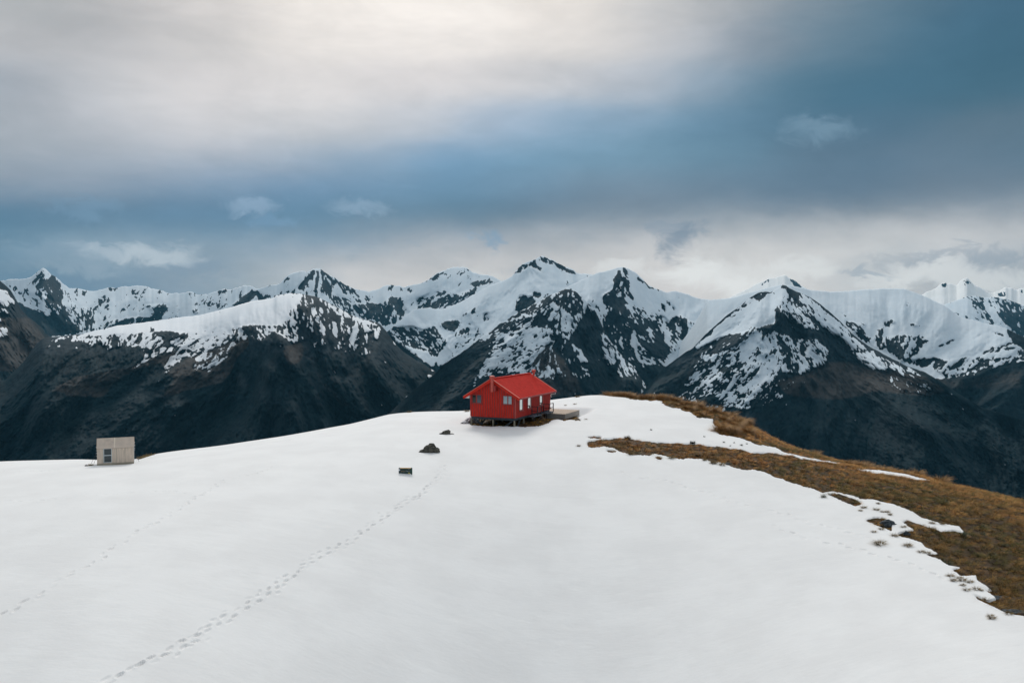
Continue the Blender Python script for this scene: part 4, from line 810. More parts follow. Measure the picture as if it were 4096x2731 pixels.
for x, y in PT('v 810,755 880,765 1145,1030 1250,1050 1180,1082 1285,1135 1370,1100 1440,1180 1500,1195 1330,1190 1430,1240 1550,1290 1810,1465 1620,1515 1600,1490 1280,1078'):
    plant(TUF, 'grass_tuft', x, y, random.uniform(.4, .75), 'small dark grass tuft along the lower right snow edge', 'grass tuft', 'grass tufts at the lower right snow edge')
for x, y in PT('s 1560,960 1620,940 1680,915 1740,895 1800,870 1860,850 1890,845'):
    plant(TUF, 'grass_tuft', x, y+10, random.uniform(.8, 1.2), 'golden grass tuft in the dip behind the pale shed', 'grass tuft', 'golden tufts behind the shed', 2.0)
for x, y in PT('n 1637,1652 1868,1649 n 2310,1592'):
    plant(TUF, 'grass_tuft', x, y+2, 1.2, 'brown grass tuft on the snow skyline beside the hut', 'grass tuft', 'grass tufts on the skyline by the hut', 1.0)
for x, y in PT('s 110,1195 180,1195'):
    plant(TUF, 'grass_tuft', x, y, .8, 'thin dry grass tuft left of the pale shed', 'grass tuft', 'dry tufts left of the shed')

# ------------------------------------------------------------------ rocks
def rock_mat(name, c0, c1, snowy=0.0):
    m = bpy.data.materials.new(name); m.use_nodes = True; N = NT(m.node_tree); b = m.node_tree.nodes['Principled BSDF']
    tcn = N.n('ShaderNodeTexCoord'); ob = tcn.outputs['Object']
    f = N.noise(ob, 3.0, 7, 0.7, 0.6); f2 = N.noise(ob, 9.0, 5, 0.6)
    c = N.mix(N.step(f, 0.35, 0.65), c0+(1,), c1+(1,))
    c = N.mix(N.step(f2, 0.62, 0.70), c, tuple(min(1, v*2.2) for v in c1)+(1,))
    if snowy:
        ge = N.n('ShaderNodeNewGeometry'); sp = N.n('ShaderNodeSeparateXYZ'); N.put(sp.inputs[0], ge.outputs['Normal'])
        k = N.step(N.math('ADD', N.math('MULTIPLY', sp.outputs[2], 0.5), f), 0.75-snowy*0.3, 0.95-snowy*0.3)
        c = N.mix(k, c, (0.8, 0.8, 0.8, 1))
    N.put(b.inputs['Base Color'], c); b.inputs['Roughness'].default_value = 0.9
    bn = N.n('ShaderNodeBump'); bn.inputs['Strength'].default_value = 0.8; bn.inputs['Distance'].default_value = 0.06
    N.put(bn.inputs['Height'], f2); N.put(b.inputs['Normal'], bn.outputs[0])
    return m
RK = rock_mat('dark_schist', (0.035, 0.034, 0.028), (0.12, 0.11, 0.085))
RKB = rock_mat('blue_schist', (0.022, 0.028, 0.034), (0.075, 0.09, 0.10))
RKP = rock_mat('pink_schist', (0.14, 0.10, 0.09), (0.36, 0.28, 0.26), 0.45)
def rock(nx, ny, lobes, matr, label, seed, rz=0, cat='rock', z_off=0.0):
    from mathutils import noise as mn
    bm = bmesh.new()
    for (cx, cy, cz, rx, ry, rz_, lean_) in lobes:
        r = bmesh.ops.create_icosphere(bm, subdivisions=4, radius=1.0)
        for v in r['verts']:
            p = v.co.copy(); nn = mn.fractal(p*1.3+Vector((seed, seed*2, 0)), 0.9, 2.0, 4)
            p *= 1+0.28*nn
            q = Vector((round(p.x*3.2)/3.2, round(p.y*3.2)/3.2, round(p.z*3.5)/3.5)); p = p*0.62+q*0.38
            v.co = Vector((cx+p.x*rx+p.z*lean_, cy+p.y*ry, cz+p.z*rz_))
    me = bpy.data.meshes.new('rock'); bm.to_mesh(me); bm.free()
    o = link_mesh('rock', me, matr)
    p = ground_pt(nx, ny); o.location = (p.x, p.y, surf(p.x, p.y)+z_off); o.rotation_euler = (0, 0, rz)
    return tag(o, label, cat)
x, y = PT('b 1120,830')[0]
rock(x, y, [(-.05, .1, .12, .62, .5, .62, .15), (-.5, 0, .02, .5, .4, .28, .1), (.55, .05, .12, .42, .35, .28, 0), (.42, .25, .38, .18, .15, .14, 0)], RK, 'largest grey brown rock standing out of the open snow above the green sign', 3)
x, y = PT('b 1540,378')[0]
rock(x, y, [(0, 0, .1, .42, .3, .3, .08), (-.35, 0, 0, .35, .25, .14, 0), (.45, 0, -.02, .35, .15, .08, 0)], RK, 'small flat rock in the snow between the red hut and the larger rock', 8)
x, y = PT('v 420,430')[0]
rock(x, y, [(0, 0, .12, .55, .42, .34, .0), (.35, -.1, .0, .3, .3, .22, 0)], RKB, 'bluish black boulder in the grass island on the right slope', 12)
x, y = PT('v 1895,1430')[0]
rock(x, y, [(0, 0, .02, .42, .3, .12, 0), (.3, -.1, .0, .3, .25, .10, 0), (-.35, .2, 0, .25, .2, .08, 0)], RKB, 'flat grey slab at the lower right edge of the snow', 15)
x, y = PT('v 1690,1240')[0]
rock(x, y, [(0, 0, -.02, .5, .3, .08, 0), (.4, .1, -.02, .3, .2, .07, 0)], RKB, 'low wet grey rock in the grass above the snow tip at lower right', 17)
x, y = PT('v 645,540')[0]
rock(x, y, [(0, 0, .1, .22, .2, .24, 0)], RKB, 'small bluish stone in the grass right of the dark boulder', 19)
x, y = PT('q 1990,1185')[0]
rock(x, y, [(0, 0, -.02, .5, .3, .10, 0)], RKB, 'flat bluish stone at the lower edge of the middle grass strip', 20)
x, y = PT('s 45,1205')[0]
rock(x, y, [(0, 0, 0, .14, .12, .1, 0)], RKB, 'little dark stone in the snow left of the pale shed', 22)

# ------------------------------------------------------------------ red hut
TH = R(24.0)
x0, y0 = PT('z 1045,1015')[0]
C0 = pt_at(x0, y0, 90.0)
hut = tag(empty('mountain_hut', C0, -TH), 'red weatherboard mountain hut on posts with a red metal roof', 'hut')
sT, cT_ = math.sin(TH), math.cos(TH)
def alongL(nx):          # distance along the long wall for a photo column
    q, _ = ray(nx, 1500); q = float(q); return (C0.y*q-C0.x)/(sT-q*cT_)
def alongG(nx):          # distance along the gable wall (negative x)
    q, _ = ray(nx, 1500); q = float(q); return -((C0.x-q*C0.y)/(cT_+q*sT))
def hz_(nx, ny, L=None, Gd=None):   # height above floor of a photo point lying on a wall
    _, T = ray(nx, ny); Y = C0.y+(L*cT_ if L is not None else -Gd*sT)
    return -float(T)*Y-C0.z
zx = lambda x: PT('z %g,0' % x)[0][0]
zy = lambda y: PT('z 0,%g' % y)[0][1]
Wg = -alongG(zx(265)); Lh = alongL(zx(1655)); Hw = hz_(zx(1045), zy(612), L=0.0)
RIDGE = hz_(zx(655), zy(338), Gd=-Wg/2)
print('hut W %.2f L %.2f H %.2f ridge %.2f' % (Wg, Lh, Hw, RIDGE))
RED_W = mat('red_paint', (0.58, 0.034, 0.021), 0.65, var=0.16, vscale=4, spec=0.12, stretch=(1, 1, .4))
RED_R = mat('red_roof_paint', (0.68, 0.052, 0.038), 0.75, var=0.10, vscale=2, spec=0.1)
RED_F = mat('red_flashing', (0.80, 0.20, 0.13), 0.4, var=0.05, vscale=3)
RED_D = mat('dark_red_trim', (0.32, 0.024, 0.02), 0.5, var=0.1, vscale=8)
RED_C = mat('flue_paint', (0.60, 0.10, 0.07), 0.55, var=0.15, vscale=7)
WHT = mat('white_paint', (0.75, 0.74, 0.72), 0.5, var=0.04)
BEAM = mat('dark_beam', (0.022, 0.034, 0.042), 0.7, var=0.25, vscale=5)
POST = mat('weathered_post', (0.20, 0.17, 0.12), 0.85, var=0.35, vscale=9, stretch=(1, 1, .3))
STEEL = mat('dark_steel', (0.035, 0.022, 0.024), 0.5, var=0.15)
GRATE = mat('grey_grating', (0.10, 0.13, 0.16), 0.6, var=0.25, vscale=12)
def glass(name, c, rough=0.03, refl=0.5, tone=None):
    m = bpy.data.materials.new(name); m.use_nodes = True; N = NT(m.node_tree); b = m.node_tree.nodes['Principled BSDF']
    b.inputs['Base Color'].default_value = c+(1,); b.inputs['Roughness'].default_value = rough; b.inputs['Metallic'].default_value = refl
    tcn = N.n('ShaderNodeTexCoord'); f = N.noise(tcn.outputs['Object'], 1.5, 2)
    bn = N.n('ShaderNodeBump'); bn.inputs['Strength'].default_value = 0.04; bn.inputs['Distance'].default_value = 0.02
    N.put(bn.inputs['Height'], f); N.put(b.inputs['Normal'], bn.outputs[0])
    return m
GL_MIRROR = glass('bright_reflecting_glass', (0.62, 0.68, 0.67), 0.03, 1.0)
GL_PALE = glass('pale_reflection_glass', (0.36, 0.42, 0.45), 0.12, 0.35)  # pale base colour stands in for sky reflected in the panes
GL_BLUE = glass('bluish_dark_glass', (0.07, 0.09, 0.11), 0.05, 0.2)
GL_DARK = glass('dark_open_glass', (0.012, 0.014, 0.012), 0.05, 0.0)

def zroof(x):   # underside of the roof above local x
    return RIDGE-(RIDGE-Hw)*abs(x+Wg/2)/(Wg/2)
wt_ = 0.12
# gable wall facing the camera, cut to the roof line
MB().poly([(-Wg, 0, 0), (0, 0, 0), (0, 0, Hw), (-Wg/2, 0, RIDGE), (-Wg, 0, Hw)], (0, wt_, 0)).build('gable_wall', RED_W, hut)
MB().poly([(-Wg, Lh-wt_, 0), (0, Lh-wt_, 0), (0, Lh-wt_, Hw), (-Wg/2, Lh-wt_, RIDGE), (-Wg, Lh-wt_, Hw)], (0, wt_, 0)).build('gable_wall', RED_W, hut)
MB().box(-wt_, 0, wt_+.003, Lh-wt_-.003, 0, Hw).build('long_wall', RED_W, hut)
MB().box(-Wg, -Wg+wt_, wt_+.003, Lh-wt_-.003, 0, Hw).build('long_wall', RED_W, hut)
# windows: (wall, x0,x1 in photo, y0,y1)
def win_gable(a, b_, c, d, panes, mull):
    g0, g1 = alongG(zx(a)), alongG(zx(b_)); gm_ = (g0+g1)/2
    z1, z0 = hz_(zx(a), zy(c), Gd=gm_), hz_(zx(a), zy(d), Gd=gm_)
    fw = .07
    w = MB().box(g0, g1, -.06, -.003, z0, z0+fw).box(g0, g1, -.06, -.003, z1-fw, z1).box(g0, g0+fw, -.06, -.003, z0+fw, z1-fw).box(g1-fw, g1, -.06, -.003, z0+fw, z1-fw)
    gx_ = [alongG(zx(v)) for v in mull]
    w.box(gx_[0], gx_[1], -.055, -.003, z0+fw, z1-fw)
    w.box(g0-.05, g1+.05, -.10, -.003, z0-.06, z0-.002)
    o = w.build('window', RED_D, hut)
    MB().box(g0+fw, gx_[0], -.03, -.004, z0+fw, z1-fw).build('pane', panes[0], o)
    MB().box(gx_[1], g1-fw, -.03, -.004, z0+fw, z1-fw).build('pane', panes[1], o)
    return (g0-.05, g1+.05, z0-.06, z1)
wg = [win_gable(297, 468, 597, 752, (GL_DARK, GL_BLUE), (368, 387)), win_gable(835, 1000, 617, 775, (GL_PALE, GL_PALE), (915, 930))]
hut.children[-1]
ws_ = []
for a, b_, c, d in ((1113, 1184, 640, 880), (1257, 1326, 622, 845), (1464, 1526, 578, 785)):
    l0, l1 = alongL(zx(a)), alongL(zx(b_)); lm = (l0+l1)/2
    z1, z0 = min(Hw-.02, hz_(zx((a+b_)/2), zy(c), L=lm)), hz_(zx((a+b_)/2), zy(d), L=lm)
    fw = .10
    o = (MB().box(.003, .07, l0, l1, z0, z0+fw).box(.003, .07, l0, l0+fw, z0+fw, z1-fw).box(.003, .07, l1-fw*1.6, l1, z0+fw, z1-fw).box(.003, .07, l0, l1, z1-fw, z1).box(.003, .12, l0-.06, l1+.06, z0-.06, z0-.002)).build('window', RED_D, hut)
    MB().box(.004, .025, l0+fw, l1-fw*1.6, z0+fw, z1-fw).build('pane', GL_MIRROR, o)
    ws_.append((l0-.08, l1+.08, z0-.06, z1))
# vertical cover battens, stopping at the windows
bt = MB(); xg = -Wg+.10
while xg < -.06:
    top = zroof(xg)-.02; segs = [(0.0, top)]
    for g0, g1, z0, z1 in wg:
        if g0-.02 < xg+.05 and xg < g1+.02: segs = [(0.0, z0-.002), (z1+.002, top)]
    for s0, s1 in segs:
        if s1 > s0+.02: bt.box(xg, xg+.06, -.04, -.001, s0+.003, s1)
    xg += .28
bt.box(-.10, .034, -.034, -.0305, 0, Hw-.01).build('batten', RED_D, hut)
bt = MB(); yl = .12
while yl < Lh-.1:
    segs = [(0.0, Hw-.02)]
    for g0, g1, z0, z1 in ws_:
        if g0-.02 < yl+.05 and yl < g1+.02: segs = [(0.0, z0-.002)]+([(z1+.002, Hw-.02)] if z1 < Hw-.1 else [])
    for s0, s1 in segs:
        if s1 > s0+.02: bt.box(.001, .04, yl, yl+.06, s0+.003, s1)
    yl += .30
bt.build('batten', RED_D, hut)
MB().box(.0, .036, -.03, .09, 0.004, Hw-.01).build('corner_board', RED_C, hut)
MB().box(.0, .036, Lh-.10, Lh+.02, 0.004, Hw-.01).build('corner_board', RED_C, hut)
# roof: two slabs with ribs, rake flashings, fascia, soffit
ov, oy, th = .66, .30, .07
slope_ = (RIDGE-Hw)/(Wg/2)
roofm = MB()
def slab(sgn):
    xr = -Wg/2; xe = xr+sgn*(Wg/2+ov); ze = RIDGE-slope_*(Wg/2+ov)+.03
    return [(xr, -oy, RIDGE+.03), (xe, -oy, ze), (xe, Lh+oy, ze), (xr, Lh+oy, RIDGE+.03)]
for sgn in (1, -1):
    A_ = slab(sgn); roofm.hexa([Vector(p) for p in A_]+[Vector(p)+Vector((0, 0, th)) for p in A_])
    y_ = -oy+.12
    while y_ < Lh+oy-.1:
        p0, p1 = Vector((A_[0][0], y_, A_[0][2]+th+.012)), Vector((A_[1][0], y_, A_[1][2]+th+.012))
        roofm.bar(p0, p1, .07, .03); y_ += .24
roof = roofm.build('roof', RED_R, hut)
xr = -Wg/2; ze = RIDGE-slope_*(Wg/2+ov)+.03
for yy_ in (-oy-.01, Lh+oy+.01):
    for sgn in (1, -1):
        MB().bar((xr, yy_, RIDGE+th+.055), (xr+sgn*(Wg/2+ov), yy_, ze+th+.025), .14, .04).build('flashing', RED_F, roof)
MB().bar((xr, -oy-.05, RIDGE+th+.075), (xr, Lh+oy+.05, RIDGE+th+.075), .26, .04).build('ridge_cap', RED_R, roof)
for yy_ in (-oy-.035, Lh+oy+.035):
    for sgn in (1, -1):
        MB().bar((xr, yy_, RIDGE-.10), (xr+sgn*(Wg/2+ov), yy_, ze-.10+.02), .03, .26).build('barge_board', RED_W, hut)
MB().box(xr+Wg/2+ov+.002, xr+Wg/2+ov+.06, -oy, Lh+oy, ze-.08, ze+th-.005).build('gutter', RED_D, hut)
MB().box(xr-Wg/2-ov-.06, xr-Wg/2-ov-.002, -oy, Lh+oy, ze-.08, ze+th-.005).build('gutter', RED_D, hut)
MB().hexa([(-Wg-ov+.02, -oy+.03, ze-.12), (-Wg, -oy+.03, ze-.12), (-Wg, Lh, ze-.12), (-Wg-ov+.02, Lh, ze-.12), (-Wg-ov+.02, -oy+.03, ze-.08), (-Wg, -oy+.03, Hw+.0), (-Wg, Lh, Hw+.0), (-Wg-ov+.02, Lh, ze-.08)]).build('soffit', WHT, hut)
MB().hexa([(.002, -oy+.03, Hw-.06), (ov-.02, -oy+.03, ze-.06), (ov-.02, Lh+oy-.03, ze-.06), (.002, Lh+oy-.03, Hw-.06), (.002, -oy+.03, Hw-.02), (ov-.02, -oy+.03, ze-.02), (ov-.02, Lh+oy-.03, ze-.02), (.002, Lh+oy-.03, Hw-.02)]).build('soffit', RED_D, hut)
dp = MB(); yl = Lh+.12; zt = ze-.10
dp.cyl((ov-.04, yl, zt), (ov-.04, yl, zt-.15), .045).cyl((ov-.04, yl, zt-.15), (.10, yl, zt-.22), .045).cyl((.10, yl, zt-.22), (.02, yl, zt-.45), .05).cyl((.02, yl, zt-.45), (.16, yl, zt-.52), .05).build('downpipe', WHT, hut)
# flues
fx = alongG(zx(685)); zf0 = hz_(zx(685), zy(545), Gd=fx); zf1 = hz_(zx(685), zy(312), Gd=fx); zf2 = hz_(zx(685), zy(264), Gd=fx)
fy = -oy-.26
ch = MB().cyl((fx, fy, zf0), (fx, fy, zf1+.03), .155, n=18).build('flue', RED_C, hut)
MB().cyl((fx, fy, zf1-.02), (fx, fy, zf1+.02), .17, .27, 18).cyl((fx, fy, zf1+.021), (fx, fy, zf2-.04), .27, .27, 18).cyl((fx, fy, zf2-.039), (fx, fy, zf2), .285, .10, 18).build('cap', RED_C, ch)
MB().box(fx+.16, fx+.40, -oy-.30, -.03, zf0+.06, zf0+.65).box(fx-.05, fx+.05, -.55, -.03, zf0+.10, zf0+.14).build('flue_bracket', RED_D, hut)
# second flue at the far end
Lf = Lh*0.985; fx2 = xr+.75
Yf = C0.y+Lf*cT_-fx2*sT
def zat(ny_, Y): return -float(ray(2100, ny_)[1])*Y-C0.z
# place it so that it appears at the right column
qf = float(ray(zx(1370), 1500)[0])
best = min(np.linspace(Lh-1.5, Lh+1.2, 200), key=lambda L: abs((C0.x+fx2*cT_+L*sT)/(C0.y-fx2*sT+L*cT_)-qf))
Yf = C0.y-fx2*sT+best*cT_
f1, f2 = zat(zy(205), Yf), zat(zy(160), Yf)
ch2 = MB().cyl((fx2, best, RIDGE-.9), (fx2, best, f1+.02), .13, n=18).build('flue', RED_C, hut)
MB().cyl((fx2, best, f1-.02), (fx2, best, f1+.02), .15, .24, 18).cyl((fx2, best, f1+.021), (fx2, best, f2-.04), .24, .24, 18).cyl((fx2, best, f2-.039), (fx2, best, f2), .25, .08, 18).build('cap', RED_C, ch2)
# floor beams, posts, braces
MB().box(-Wg+.10, -.03, .06, .18, -.26, -.003).box(-.16, -.03, .181, Lh-.05, -.26, -.003).box(-Wg+.10, -Wg+.22, .181, Lh-.05, -.26, -.003).box(-Wg+.221, -.161, Lh/2, Lh/2+.1, -.26, -.003).box(-Wg+.221, -.161, Lh-.16, Lh-.05, -.26, -.003).build('bearer', BEAM, hut)
def local_ground(x, y):
    w_ = Matrix.Rotation(-TH, 4, 'Z') @ Vector((x, y, 0))+C0
    return surf(w_.x, w_.y)-C0.z
for px_ in (-Wg+.10, -Wg/2+.03, -.12):
    for k in range(5):
        py_ = .13+k*(Lh-.35)/4
        gz = local_ground(px_, py_)-.25
        MB().cyl((px_, py_, gz), (px_, py_, -.265), .10, .095, 10).build('post', POST, hut)
for p0, p1 in [((-Wg+.25, .12, -.22), (-Wg+1.9, .12, -1.1)), ((-Wg+1.5, .9, -.22), (-Wg+.75, .9, -1.05)), ((-Wg+2.0, 1.3, -.22), (-Wg+2.7, 1.3, -1.0)), ((-.30, .3, -.24), (-1.4, .3, -1.05)), ((-.08, 1.6, -.24), (-.08, .65, -1.1)), ((-Wg+.15, 2.6, -.24), (-Wg+.15, .5, -1.05))]:
    MB().bar(p0, p1, .09, .16).build('brace', BEAM, hut)
# floor underside
MB().box(-Wg+.13, -.04, .19, Lh-.17, -.05, -.004).build('floor', BEAM, hut)

# landings with rails on the long side
def landing(l0, lr, l1, dx_, zt_, rail_h, name='landing'):
    o = MB().box(.04, dx_, l0, l1, zt_-.10, zt_).build(name, GRATE, hut)
    P_ = MB()
    zr = zt_+rail_h
    pp = [(.08, lr), (dx_-.04, lr), (dx_-.04, l1-.04)]
    for (x_, y_) in pp: P_.box(x_-.04, x_+.04, y_-.04, y_+.04, zt_-.08, zr)
    for h_ in (zr, zt_+rail_h*.5):
        P_.bar((pp[0][0], pp[0][1], h_), (pp[1][0], pp[1][1], h_), .055, .06)
        P_.bar((pp[1][0], pp[1][1], h_), (pp[2][0], pp[2][1], h_), .055, .06)
    P_.build('railing', STEEL, o)
    for (x_, y_) in ((dx_-.1, l0+.15), (dx_-.1, l1-.15)):
        MB().box(x_-.045, x_+.045, y_-.045, y_+.045, local_ground(x_, y_)-.2, zt_-.101).build('leg', STEEL, o)
    return o

landing(3.40, 4.50, 5.65, .78, -.10, .95)
landing(7.25, 8.00, 9.35, .78, -.10, .95)

# ------------------------------------------------------------------ timber deck
DT = mat('deck_boards', (0.46, 0.36, 0.27), 0.8, var=0.18, vscale=2.5, stretch=(.3, 3, 1), bump=.3)
DS = mat('deck_edge_boards', (0.30, 0.27, 0.24), 0.85, var=0.25, vscale=5, stretch=(1, 1, 3))
deck = tag(empty('timber_deck', C0, -TH), 'low wooden deck with pale boards at the far end of the red hut', 'deck')
bd = MB(); yb = 8.62
while yb < 13.6:
    bd.box(.03 if yb < Lh+.1 else -1.25, 2.44, yb, yb+.135, -.335, -.30); yb += .145
bd.build('deck_boards', DT, deck)
MB().box(.05, 2.42, 8.63, 8.67, -.90, -.338).build('edge_board', DS, deck)
MB().box(2.38, 2.42, 8.673, 13.60, -.90, -.338).build('edge_board', DS, deck)
MB().box(-1.2, 2.377, 13.56, 13.60, -.90, -.338).build('edge_board', DS, deck)
MB().box(.06, 2.37, 9.9, 9.98, -.8, -.338).box(.06, 2.37, 11.4, 11.48, -.8, -.338).build('joist', BEAM, deck)
for x_, y_ in ((.3, 9.0), (2.2, 9.0), (.3, 11.2), (2.2, 11.2), (.3, 13.3), (2.2, 13.3)):
    MB().box(x_-.06, x_+.06, y_-.06, y_+.06, local_ground(x_, y_)-.2, -.34).build('leg', POST, deck)

x, y = PT('z 232,1120')[0]
rock(x, y, [(0.1, 0.3, .10, .5, .5, .55, .10), (-.35, 0, -.05, .45, .4, .35, .1), (.4, .5, .25, .4, .4, .50, 0)], RKP, 'pinkish snow dusted boulder under the left corner of the red hut', 31, cat='boulder')
x, y = PT('z 360,1095')[0]
rock(x, y+3, [(0, 0, .15, .4, .35, .38, 0)], RKP, 'small pinkish stone behind the crossed braces under the hut', 35, cat='rock')

# ------------------------------------------------------------------ pale shed on the left
SH = mat('weathered_ply', (0.68, 0.55, 0.44), 0.85, var=0.16, vscale=2.2, stretch=(5, 5, .5))
SR = mat('shed_roof_sheet', (0.62, 0.50, 0.405), 0.8, var=0.10, vscale=1.6)
SB = mat('shed_base_ply', (0.36, 0.31, 0.235), 0.9, var=0.14, vscale=3)
SM = mat('zinc_edge', (0.22, 0.27, 0.30), 0.5, metal=0.4, var=0.15)
SW = mat('pale_frame', (0.62, 0.66, 0.67), 0.5)
GLS = glass('shed_glass', (0.035, 0.05, 0.055), 0.06, 0.1)
(xa, ya), (xb, yb_), (xc_, yc_), (xd, yd) = PT('s 345,1190 1395,1130 335,430 1385,383')
PB = ground_pt(xa, ya); be = R(22.8)
a_r = float(ray(xb, yb_)[0]); wS = (a_r*PB.y-PB.x)/(math.cos(be)-a_r*math.sin(be))
hS = (float(ray(xa, ya)[1])-float(ray(xc_, yc_)[1]))*PB.y
print('shed', wS, hS, PB)
shed = tag(empty('shed', PB, be), 'small pale plywood shed with one two pane window on the left of the snow', 'shed')
k_ = hS/760.0      # metres per panel pixel
zE = (1190-672)*k_; dS = 1.9; rd = .55
# the snow slopes, so the walls go into it
MB().poly([(0, 0, .27), (wS, 0, .27), (wS, 0, zE), (0, 0, zE)], (0, .06, 0)).build('front_wall', SH, shed)
jt = MB()
for f_ in (.17, .52, .76): jt.box(wS*f_-.012, wS*f_+.012, -.008, -.001, .275, zE-.02)
jt.box(.0, wS, -.012, -.001, zE-.05, zE-.035).build('cover_strip', SB, shed)
MB().box(-.012, wS+.012, -.02, .08, -.5, .268).build('base_board', SB, shed)
MB().box(0, .06, .062, dS, -.5, zE).build('side_wall', SM, shed)
MB().box(wS-.06, wS, .062, dS, -.5, zE).build('side_wall', SM, shed)
MB().box(.062, wS-.062, dS-.06, dS, -.5, zE).build('back_wall', SH, shed)
hR = hS+rd*0.17
rf_ = MB().hexa([(-.03, -.05, zE-.03), (wS+.03, -.05, zE-.03), (wS+.03, rd, hR-.02), (-.03, rd, hR-.02), (-.03, -.06, zE), (wS+.03, -.06, zE), (wS+.03, rd-.01, hR), (-.03, rd-.01, hR)]).hexa([(-.03, rd+.003, hR-.04), (wS+.03, rd+.003, hR-.04), (wS+.03, dS+.1, zE-.03), (-.03, dS+.1, zE-.03), (-.03, rd+.003, hR), (wS+.03, rd+.003, hR), (wS+.03, dS+.1, zE), (-.03, dS+.1, zE)]).build('roof', SR, shed)
MB().poly([(0, .0, zE+.002), (0, rd, hR-.05), (0, dS, zE+.002)], (.04, 0, 0)).build('gable_end', SM, shed)
MB().poly([(wS-.04, .0, zE+.002), (wS-.04, rd, hR-.05), (wS-.04, dS, zE+.002)], (.04, 0, 0)).build('gable_end', SM, shed)
xm = wS*.475
sl = (hR-zE)/(rd+.05)
MB().hexa([(xm-.045, -.06, zE+.004), (xm+.045, -.06, zE+.004), (xm+.045, rd-.02, hR-.005), (xm-.045, rd-.02, hR-.005), (xm-.045, -.065, zE+.014), (xm+.045, -.065, zE+.014), (xm+.045, rd-.025, hR+.008), (xm-.045, rd-.025, hR+.008)]).build('cover_strip', mat('strip', (0.80, 0.68, 0.55), 0.8), rf_)
# window
u0, u1 = (530-345)/1050*wS, (765-345)/1050*wS
zt_, zb_ = (1190-672-5)*k_, (1178-1072)*k_; zm_ = (1182-868)*k_
wf = MB().box(u0, u1, -.03, -.002, zb_, zb_+.04).box(u0, u1, -.03, -.002, zt_-.04, zt_).box(u0, u0+.045, -.03, -.002, zb_+.04, zt_-.04).box(u1-.045, u1, -.03, -.002, zb_+.04, zt_-.04).box(u0+.045, u1-.045, -.028, -.002, zm_-.03, zm_+.03).build('window', SW, shed)
MB().box(u0+.045, u1-.045, -.012, -.003, zb_+.04, zm_-.03).build('pane', GLS, wf)
MB().box(u0+.045, u1-.045, -.012, -.003, zm_+.03, zt_-.04).build('pane', GLS, wf)
for sx, zs in ((-1, (1.45, 1.2, .95, 1.75)), (1, (2.05, 1.72, 1.52, 1.36, 1.8))):
    for z_ in zs:
        if z_ < zE-.02 or True:
            x_ = -.01 if sx < 0 else wS+.01
            MB().cyl((x_, .35, z_*hS/2.45), (x_+sx*.09, .35, z_*hS/2.45), .022, n=8).build('bolt', SW, shed)
for p0, p1 in (((-.02, .5, 1.3), (-.62, .3, 0.0)), ((-.02, .9, 1.0), (-.36, .8, 0.0)), ((wS+.02, .5, 1.1), (wS+.42, .1, .25))):
    MB().cyl(p0, p1, .012, n=6).build('guy_wire', STEEL, shed)

# ------------------------------------------------------------------ sign
SG = mat('sign_green', (0.012, 0.040, 0.032), 0.45, var=0.15, vscale=3)
SGD = mat('sign_post_green', (0.010, 0.028, 0.030), 0.5)
SGR = mat('sign_post_bright', (0.010, 0.060, 0.040), 0.5)
OR = mat('sign_orange', (0.72, 0.36, 0.06), 0.5); YE = mat('sign_yellow', (0.62, 0.50, 0.07), 0.5); WH = mat('sign_white', (0.72, 0.75, 0.78), 0.5)
LO = mat('lettering_orange', (0.62, 0.38, 0.22), 0.5)
(x0_, y0_), (x1_, y1_) = PT('b 345,1362 685,1335')
SP = ground_pt(x0_, y0_); wG = (float(ray(x1_, y1_)[0])-float(ray(x0_, y0_)[0]))*SP.y; kk = wG/340.0
sign = tag(empty('trail_sign', SP, 0), 'dark green trail sign with an orange top strip half buried in the snow', 'sign')
hG = 170*kk
MB().box(.0, 36*kk, -.04, .05, -.5, hG).build('post', SGD, sign)
MB().box(305*kk, wG, -.04, .05, -.5, hG+.01).build('post', SGR, sign)
MB().box(36*kk+.002, 305*kk-.002, -.015, .02, 20*kk, hG-16*kk-.002).build('board', SG, sign)
MB().box(36*kk+.002, 303*kk, -.02, .022, hG-16*kk, hG).build('top_strip', OR, sign)
hx = MB(); cxx, czz, rr_ = 17*kk, 118*kk, 20*kk
hx.poly([(max(-.0, cxx+rr_*math.cos(R(a_))*1.0), -.046, czz+rr_*1.25*math.sin(R(a_))) for a_ in (0, 50, 110, 180, 250, 310)], (0, .005, 0)).build('emblem', WH, sign)
dm = MB(); cxx, czz = 258*kk, 40*kk
dm.poly([(cxx-28*kk, -.021, czz-2*kk), (cxx-12*kk, -.021, czz-12*kk), (cxx+12*kk, -.021, czz-12*kk), (cxx+28*kk, -.021, czz), (cxx+8*kk, -.021, czz+9*kk), (cxx, -.021, czz+15*kk), (cxx-10*kk, -.021, czz+8*kk)], (0, .005, 0)).build('symbol', YE, sign)
MB().poly([(128*kk, -.02, 58*kk), (137*kk, -.02, 58*kk), (133*kk, -.02, 67*kk)], (0, .004, 0)).build('symbol', WH, sign)
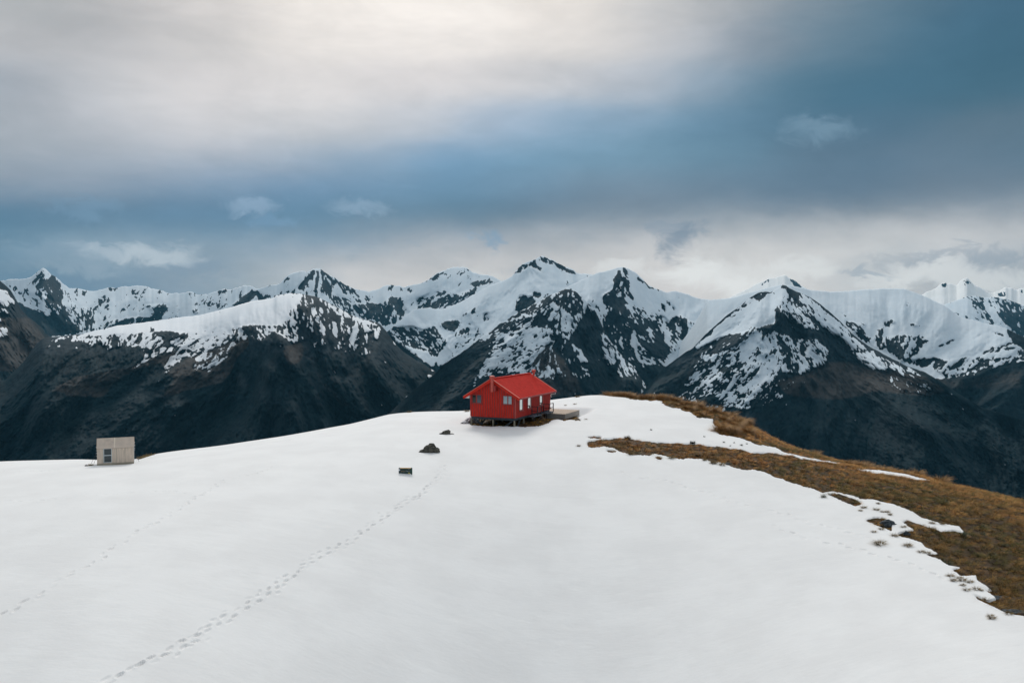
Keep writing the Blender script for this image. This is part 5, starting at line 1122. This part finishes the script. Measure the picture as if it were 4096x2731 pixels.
def text(body, x_, z_, size, m_, name='lettering'):
    cu = bpy.data.curves.new(name, 'FONT'); cu.body = body; cu.size = size; cu.extrude = .002
    o = bpy.data.objects.new(name, cu); C.objects.link(o); cu.materials.append(m_); o.parent = sign
    o.location = (x_, -.019, z_); o.rotation_euler = (R(90), 0, 0)
text('Fiver park', 52*kk, 78*kk, 26*kk, LO); text('Track', 172*kk, 80*kk, 22*kk, WH); text('to the Hut', 225*kk, 80*kk, 15*kk, WH)
text('MAINZEAL', 222*kk, 139*kk, 13*kk, WH)

# ------------------------------------------------------------------ aerial haze
hz = MB().box(-19500, 19500, -19500, 19500, -1401, 3600)
HM = bpy.data.materials.new('haze'); HM.use_nodes = True; HM.node_tree.nodes.clear(); N = NT(HM.node_tree)
pv = N.n('ShaderNodeVolumePrincipled'); ou = N.n('ShaderNodeOutputMaterial')
pv.inputs['Color'].default_value = (0.22, 0.68, 1.0, 1); pv.inputs['Density'].default_value = 1.3e-5; pv.inputs['Anisotropy'].default_value = 0.2
HM.node_tree.links.new(pv.outputs[0], ou.inputs['Volume'])
tag(hz.build('haze', HM), 'thin pale blue air over the whole valley', kind='stuff')

bpy.context.view_layer.update()
deps = bpy.context.evaluated_depsgraph_get()
for o in [o for o in C.objects if o.type == 'FONT']:      # lettering as plain meshes
    me = bpy.data.meshes.new_from_object(o.evaluated_get(deps)); q = bpy.data.objects.new('lettering', me); C.objects.link(q)
    q.parent = o.parent; q.location = o.location; q.rotation_euler = o.rotation_euler; bpy.data.objects.remove(o)
# ------------------------------------------------------------------ one label for each repeat
from collections import defaultdict
TENS = ['', '', 'twenty', 'thirty']; UN = 'zeroth first second third fourth fifth sixth seventh eighth ninth tenth eleventh twelfth thirteenth fourteenth fifteenth sixteenth seventeenth eighteenth nineteenth'.split()
def ordn(i):
    if i < 20: return UN[i]
    return ('twentieth', 'thirtieth')[i//10-2] if i % 10 == 0 else TENS[i//10]+'-'+UN[i % 10]
gr_ = defaultdict(list)
for o in C.objects:
    if o.parent is None and o.get('group') and o.get('label'): gr_[o['group']].append(o)
for k, os_ in gr_.items():
    os_.sort(key=lambda o: o.location.x/o.location.y)
    for i, o in enumerate(os_): o['label'] = ordn(i+1)+' from the left: '+o['label']
